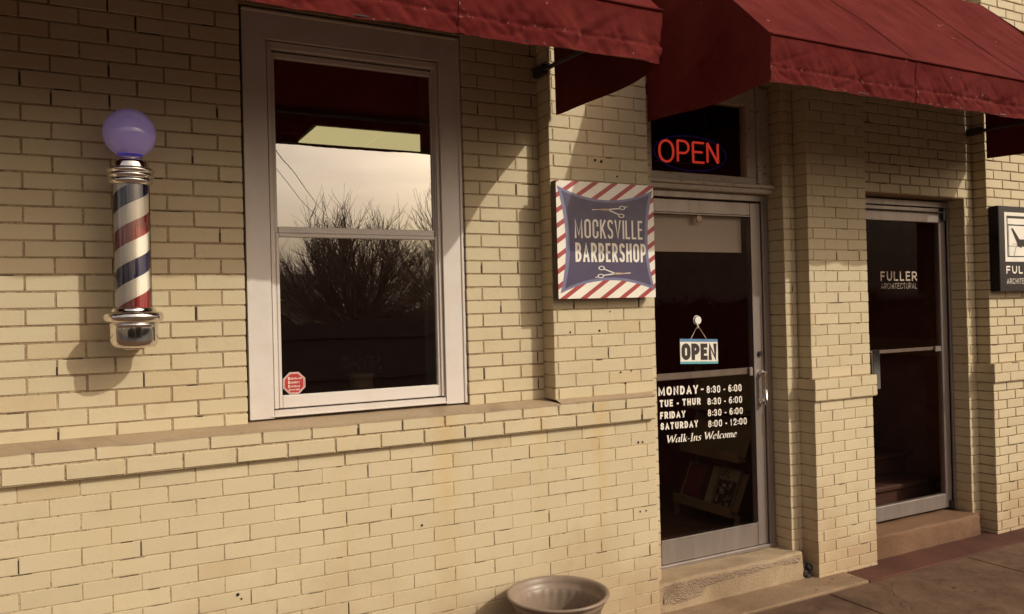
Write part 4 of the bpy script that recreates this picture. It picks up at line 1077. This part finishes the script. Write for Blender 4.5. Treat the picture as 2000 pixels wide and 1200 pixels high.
# litter and stains on the pavement
m = MB()
for i in range(150):
    x = rng.choice((rng.uniform(4.2, 4.8), rng.uniform(3.0, 6.6), rng.uniform(5.9, 6.6))); y = -.02 - abs(rng.gauss(0, .05)) if x > 4.24 else rng.uniform(-.19, .03); q = rng.uniform(.002, .008); a = rng.uniform(0, 6.28)
    c, t1, t2 = Vector((x, y, .0155)), Vector((math.cos(a), math.sin(a), rng.uniform(-.2, .4))) * q, Vector((-math.sin(a), math.cos(a), rng.uniform(-.2, .4))) * q * .6
    m.poly([c - t1, c + t2, c + t1, c - t2])
tag(m.build('wall_litter', 'leaf_dry'), None, None, kind='stuff')
m = MB()
for (x, y, r) in ((4.78, -.52, .016), (4.83, -.62, .011), (4.72, -.47, .008), (4.3, -.52, .01), (5.3, -.5, .008), (4.62, -.25, .007)):
    m.poly([(x + r * rng.uniform(.6, 1.3) * math.cos(a), y + r * rng.uniform(.4, .8) * math.sin(a), .0022) for a in [i * math.pi / 6 for i in range(12)]])
tag(m.build('gum_spots', 'tar_black'), None, None, kind='stuff')

# ------------------------------------------------------------------ across the road (seen mirrored in the glass)
def tree(label, x, y, trunk_h, crown_r, top, seed, n1=17, tro=.06):
    r = random.Random(seed)
    t = thing('bare_tree', label, 'tree', (x, y, -.16), 'bare trees across the road')
    m = MB(); m.tube([(x, y, -.2), (x + .03, y, trunk_h * .5), (x - .02, y + .03, trunk_h)], [.24, .17, .15], 10); part(m, 'trunk', 'bark', t)
    m = MB()
    def grow(p, d, l, rad, lev):
        pts = [p]; q = p.copy(); dd = d.copy()
        for i in range(3):
            dd = (dd + Vector((r.gauss(0, .09), r.gauss(0, .09), tro + r.gauss(0, .05)))).normalized(); q = q + dd * l / 3; pts.append(q.copy())
        m.tube(pts, [rad, rad * .82, rad * .66, rad * .45], 3 if lev > 1 else 5, cap=False, smooth=False)
        if lev >= 3: return
        for i in range((6, 6, 5)[lev]):
            k = r.choice((1, 2, 2, 3, 3)); nd = (dd + Vector((r.gauss(0, .36), r.gauss(0, .36), r.gauss(.14, .2)))).normalized()
            grow(pts[k], nd, l * r.uniform(.5, .8), max(.006, rad * .52), lev + 1)
    H = top - trunk_h
    for i in range(n1):
        a = i * 2.399; e = math.asin(.04 + .93 * i / n1)
        d = Vector((math.cos(a) * math.cos(e), math.sin(a) * math.cos(e), math.sin(e)))
        L = 1 / math.sqrt((math.cos(e) / crown_r) ** 2 + (math.sin(e) / H) ** 2)
        grow(Vector((x, y, trunk_h * r.uniform(.75, 1.0))), d, L * .44, .05, 0)
    part(m, 'crown', 'bark', t)
tree('round bare tree with upswept twigs mirrored in the middle of the window', 8.45, -23.6, 1.3, 3.9, 6.1, 5, 46, .03)
tree('taller bare tree mirrored at the right side of the window', 9.65, -16.5, 1.6, 2.6, 6.0, 8, 18, .05)
tree('bare tree further along the road, mirrored behind the round one', 15.5, -30.0, 2.0, 2.4, 5.6, 12)
fe = thing('board_fence', 'dark board fence across the road mirrored low in the window', 'fence', (10, -13.5, -.16))
m = MB()
x = -8.0
while x < 62:
    m.box(x, x + .149, -13.52, -13.5, -.16, 1.58 + rng.uniform(-.03, .03)); x += .15
part(m, 'boards', 'fence_board', fe)
m = MB(); m.box(-8, 62, -13.495, -13.43, .3, .4); m.box(-8, 62, -13.495, -13.43, 1.2, 1.3); part(m, 'rails', 'fence_board', fe)
m = MB()
ridge = lambda x: 2.3 + 1.1 * mnoise.noise((x * .16, 3, 1)) + .5 * mnoise.noise((x * .6, 8, 1))
for i in range(190):
    x = -20 + i * .5
    m.face([m.vert((x, -48.5, -.2)), m.vert((x + .5, -48.5, -.2)), m.vert((x + .5, -48.5, ridge(x + .5) - .25)), m.vert((x, -48.5, ridge(x) - .25))])
for i in range(5000):
    x = rng.uniform(-20, 75); z = rng.uniform(.3, 1) * ridge(x) + rng.uniform(-.1, .35); y = -48 + rng.uniform(-.45, 1.0); q = rng.uniform(.05, .22)
    c = Vector((x, y, z)); a_, b_ = Vector((rng.gauss(0, 1), rng.gauss(0, .4), rng.gauss(0, 1))).normalized() * q, Vector((rng.gauss(0, 1), rng.gauss(0, .4), rng.gauss(0, 1))).normalized() * q
    m.poly([c + a_, c + b_, c - a_, c - b_])
tag(m.build('far_scrub', 'far_leaf'), None, None, kind='stuff')
hs = thing('low_house', 'low dark house across the road mirrored at the left of the window', 'house', (8.0, -38, -.16))
m = MB(); m.box(3.0, 11.5, -43, -38, -.16, 2.6); part(m, 'wall', 'house_wall', hs)
m = MB()
i = [m.vert(p) for p in ((2.6, -37.6, 2.5), (11.9, -37.6, 2.5), (11.9, -43.4, 2.5), (2.6, -43.4, 2.5), (2.6, -40.5, 4.0), (11.9, -40.5, 4.0))]
for f in ((0, 1, 5, 4), (2, 3, 4, 5), (1, 2, 5), (3, 0, 4), (0, 3, 2, 1)): m.face([i[a] for a in f])
part(m, 'roof', 'house_roof', hs)
for x in (4.6, 8.4):
    m = MB(); m.box(x, x + 1.0, -37.99, -37.96, .9, 2.0, .01); part(m, 'window', 'sign_black', hs)
for px_, py_, top_, lb in ((13.75, -43.3, 6.5, 'wooden utility pole far across the road behind the round bare tree'), (.72, -4.95, 5.2, 'wooden utility pole at the near kerb behind the camera')):
    up_ = thing('utility_pole', lb, 'utility pole', (px_, py_, -.16))
    m = MB(); m.tube([(px_, py_, -.2), (px_, py_, top_)], [.09, .06], 10); part(m, 'pole', 'bark', up_)
    m = MB(); m.box(px_ - .3, px_ + .5, py_ + .1, py_ + .16, top_ - .45, top_ - .36); part(m, 'crossarm', 'bark', up_)
for nm, a, b in (('higher', (13.6, -43.2, 6.15), (.88, -4.8, 4.86)), ('lower', (14.1, -43.2, 6.15), (1.2, -4.8, 4.80))):
    m = MB(); a, b = Vector(a), Vector(b)
    m.tube([a.lerp(b, i / 24) - Vector((0, 0, .25 * math.sin(math.pi * i / 24))) for i in range(25)], .008, 5)
    tag(m.build('power_line', 'cable_rubber'), '%s of two thin power cables crossing the sky mirrored in the window' % nm, 'cable', 'overhead power cables')
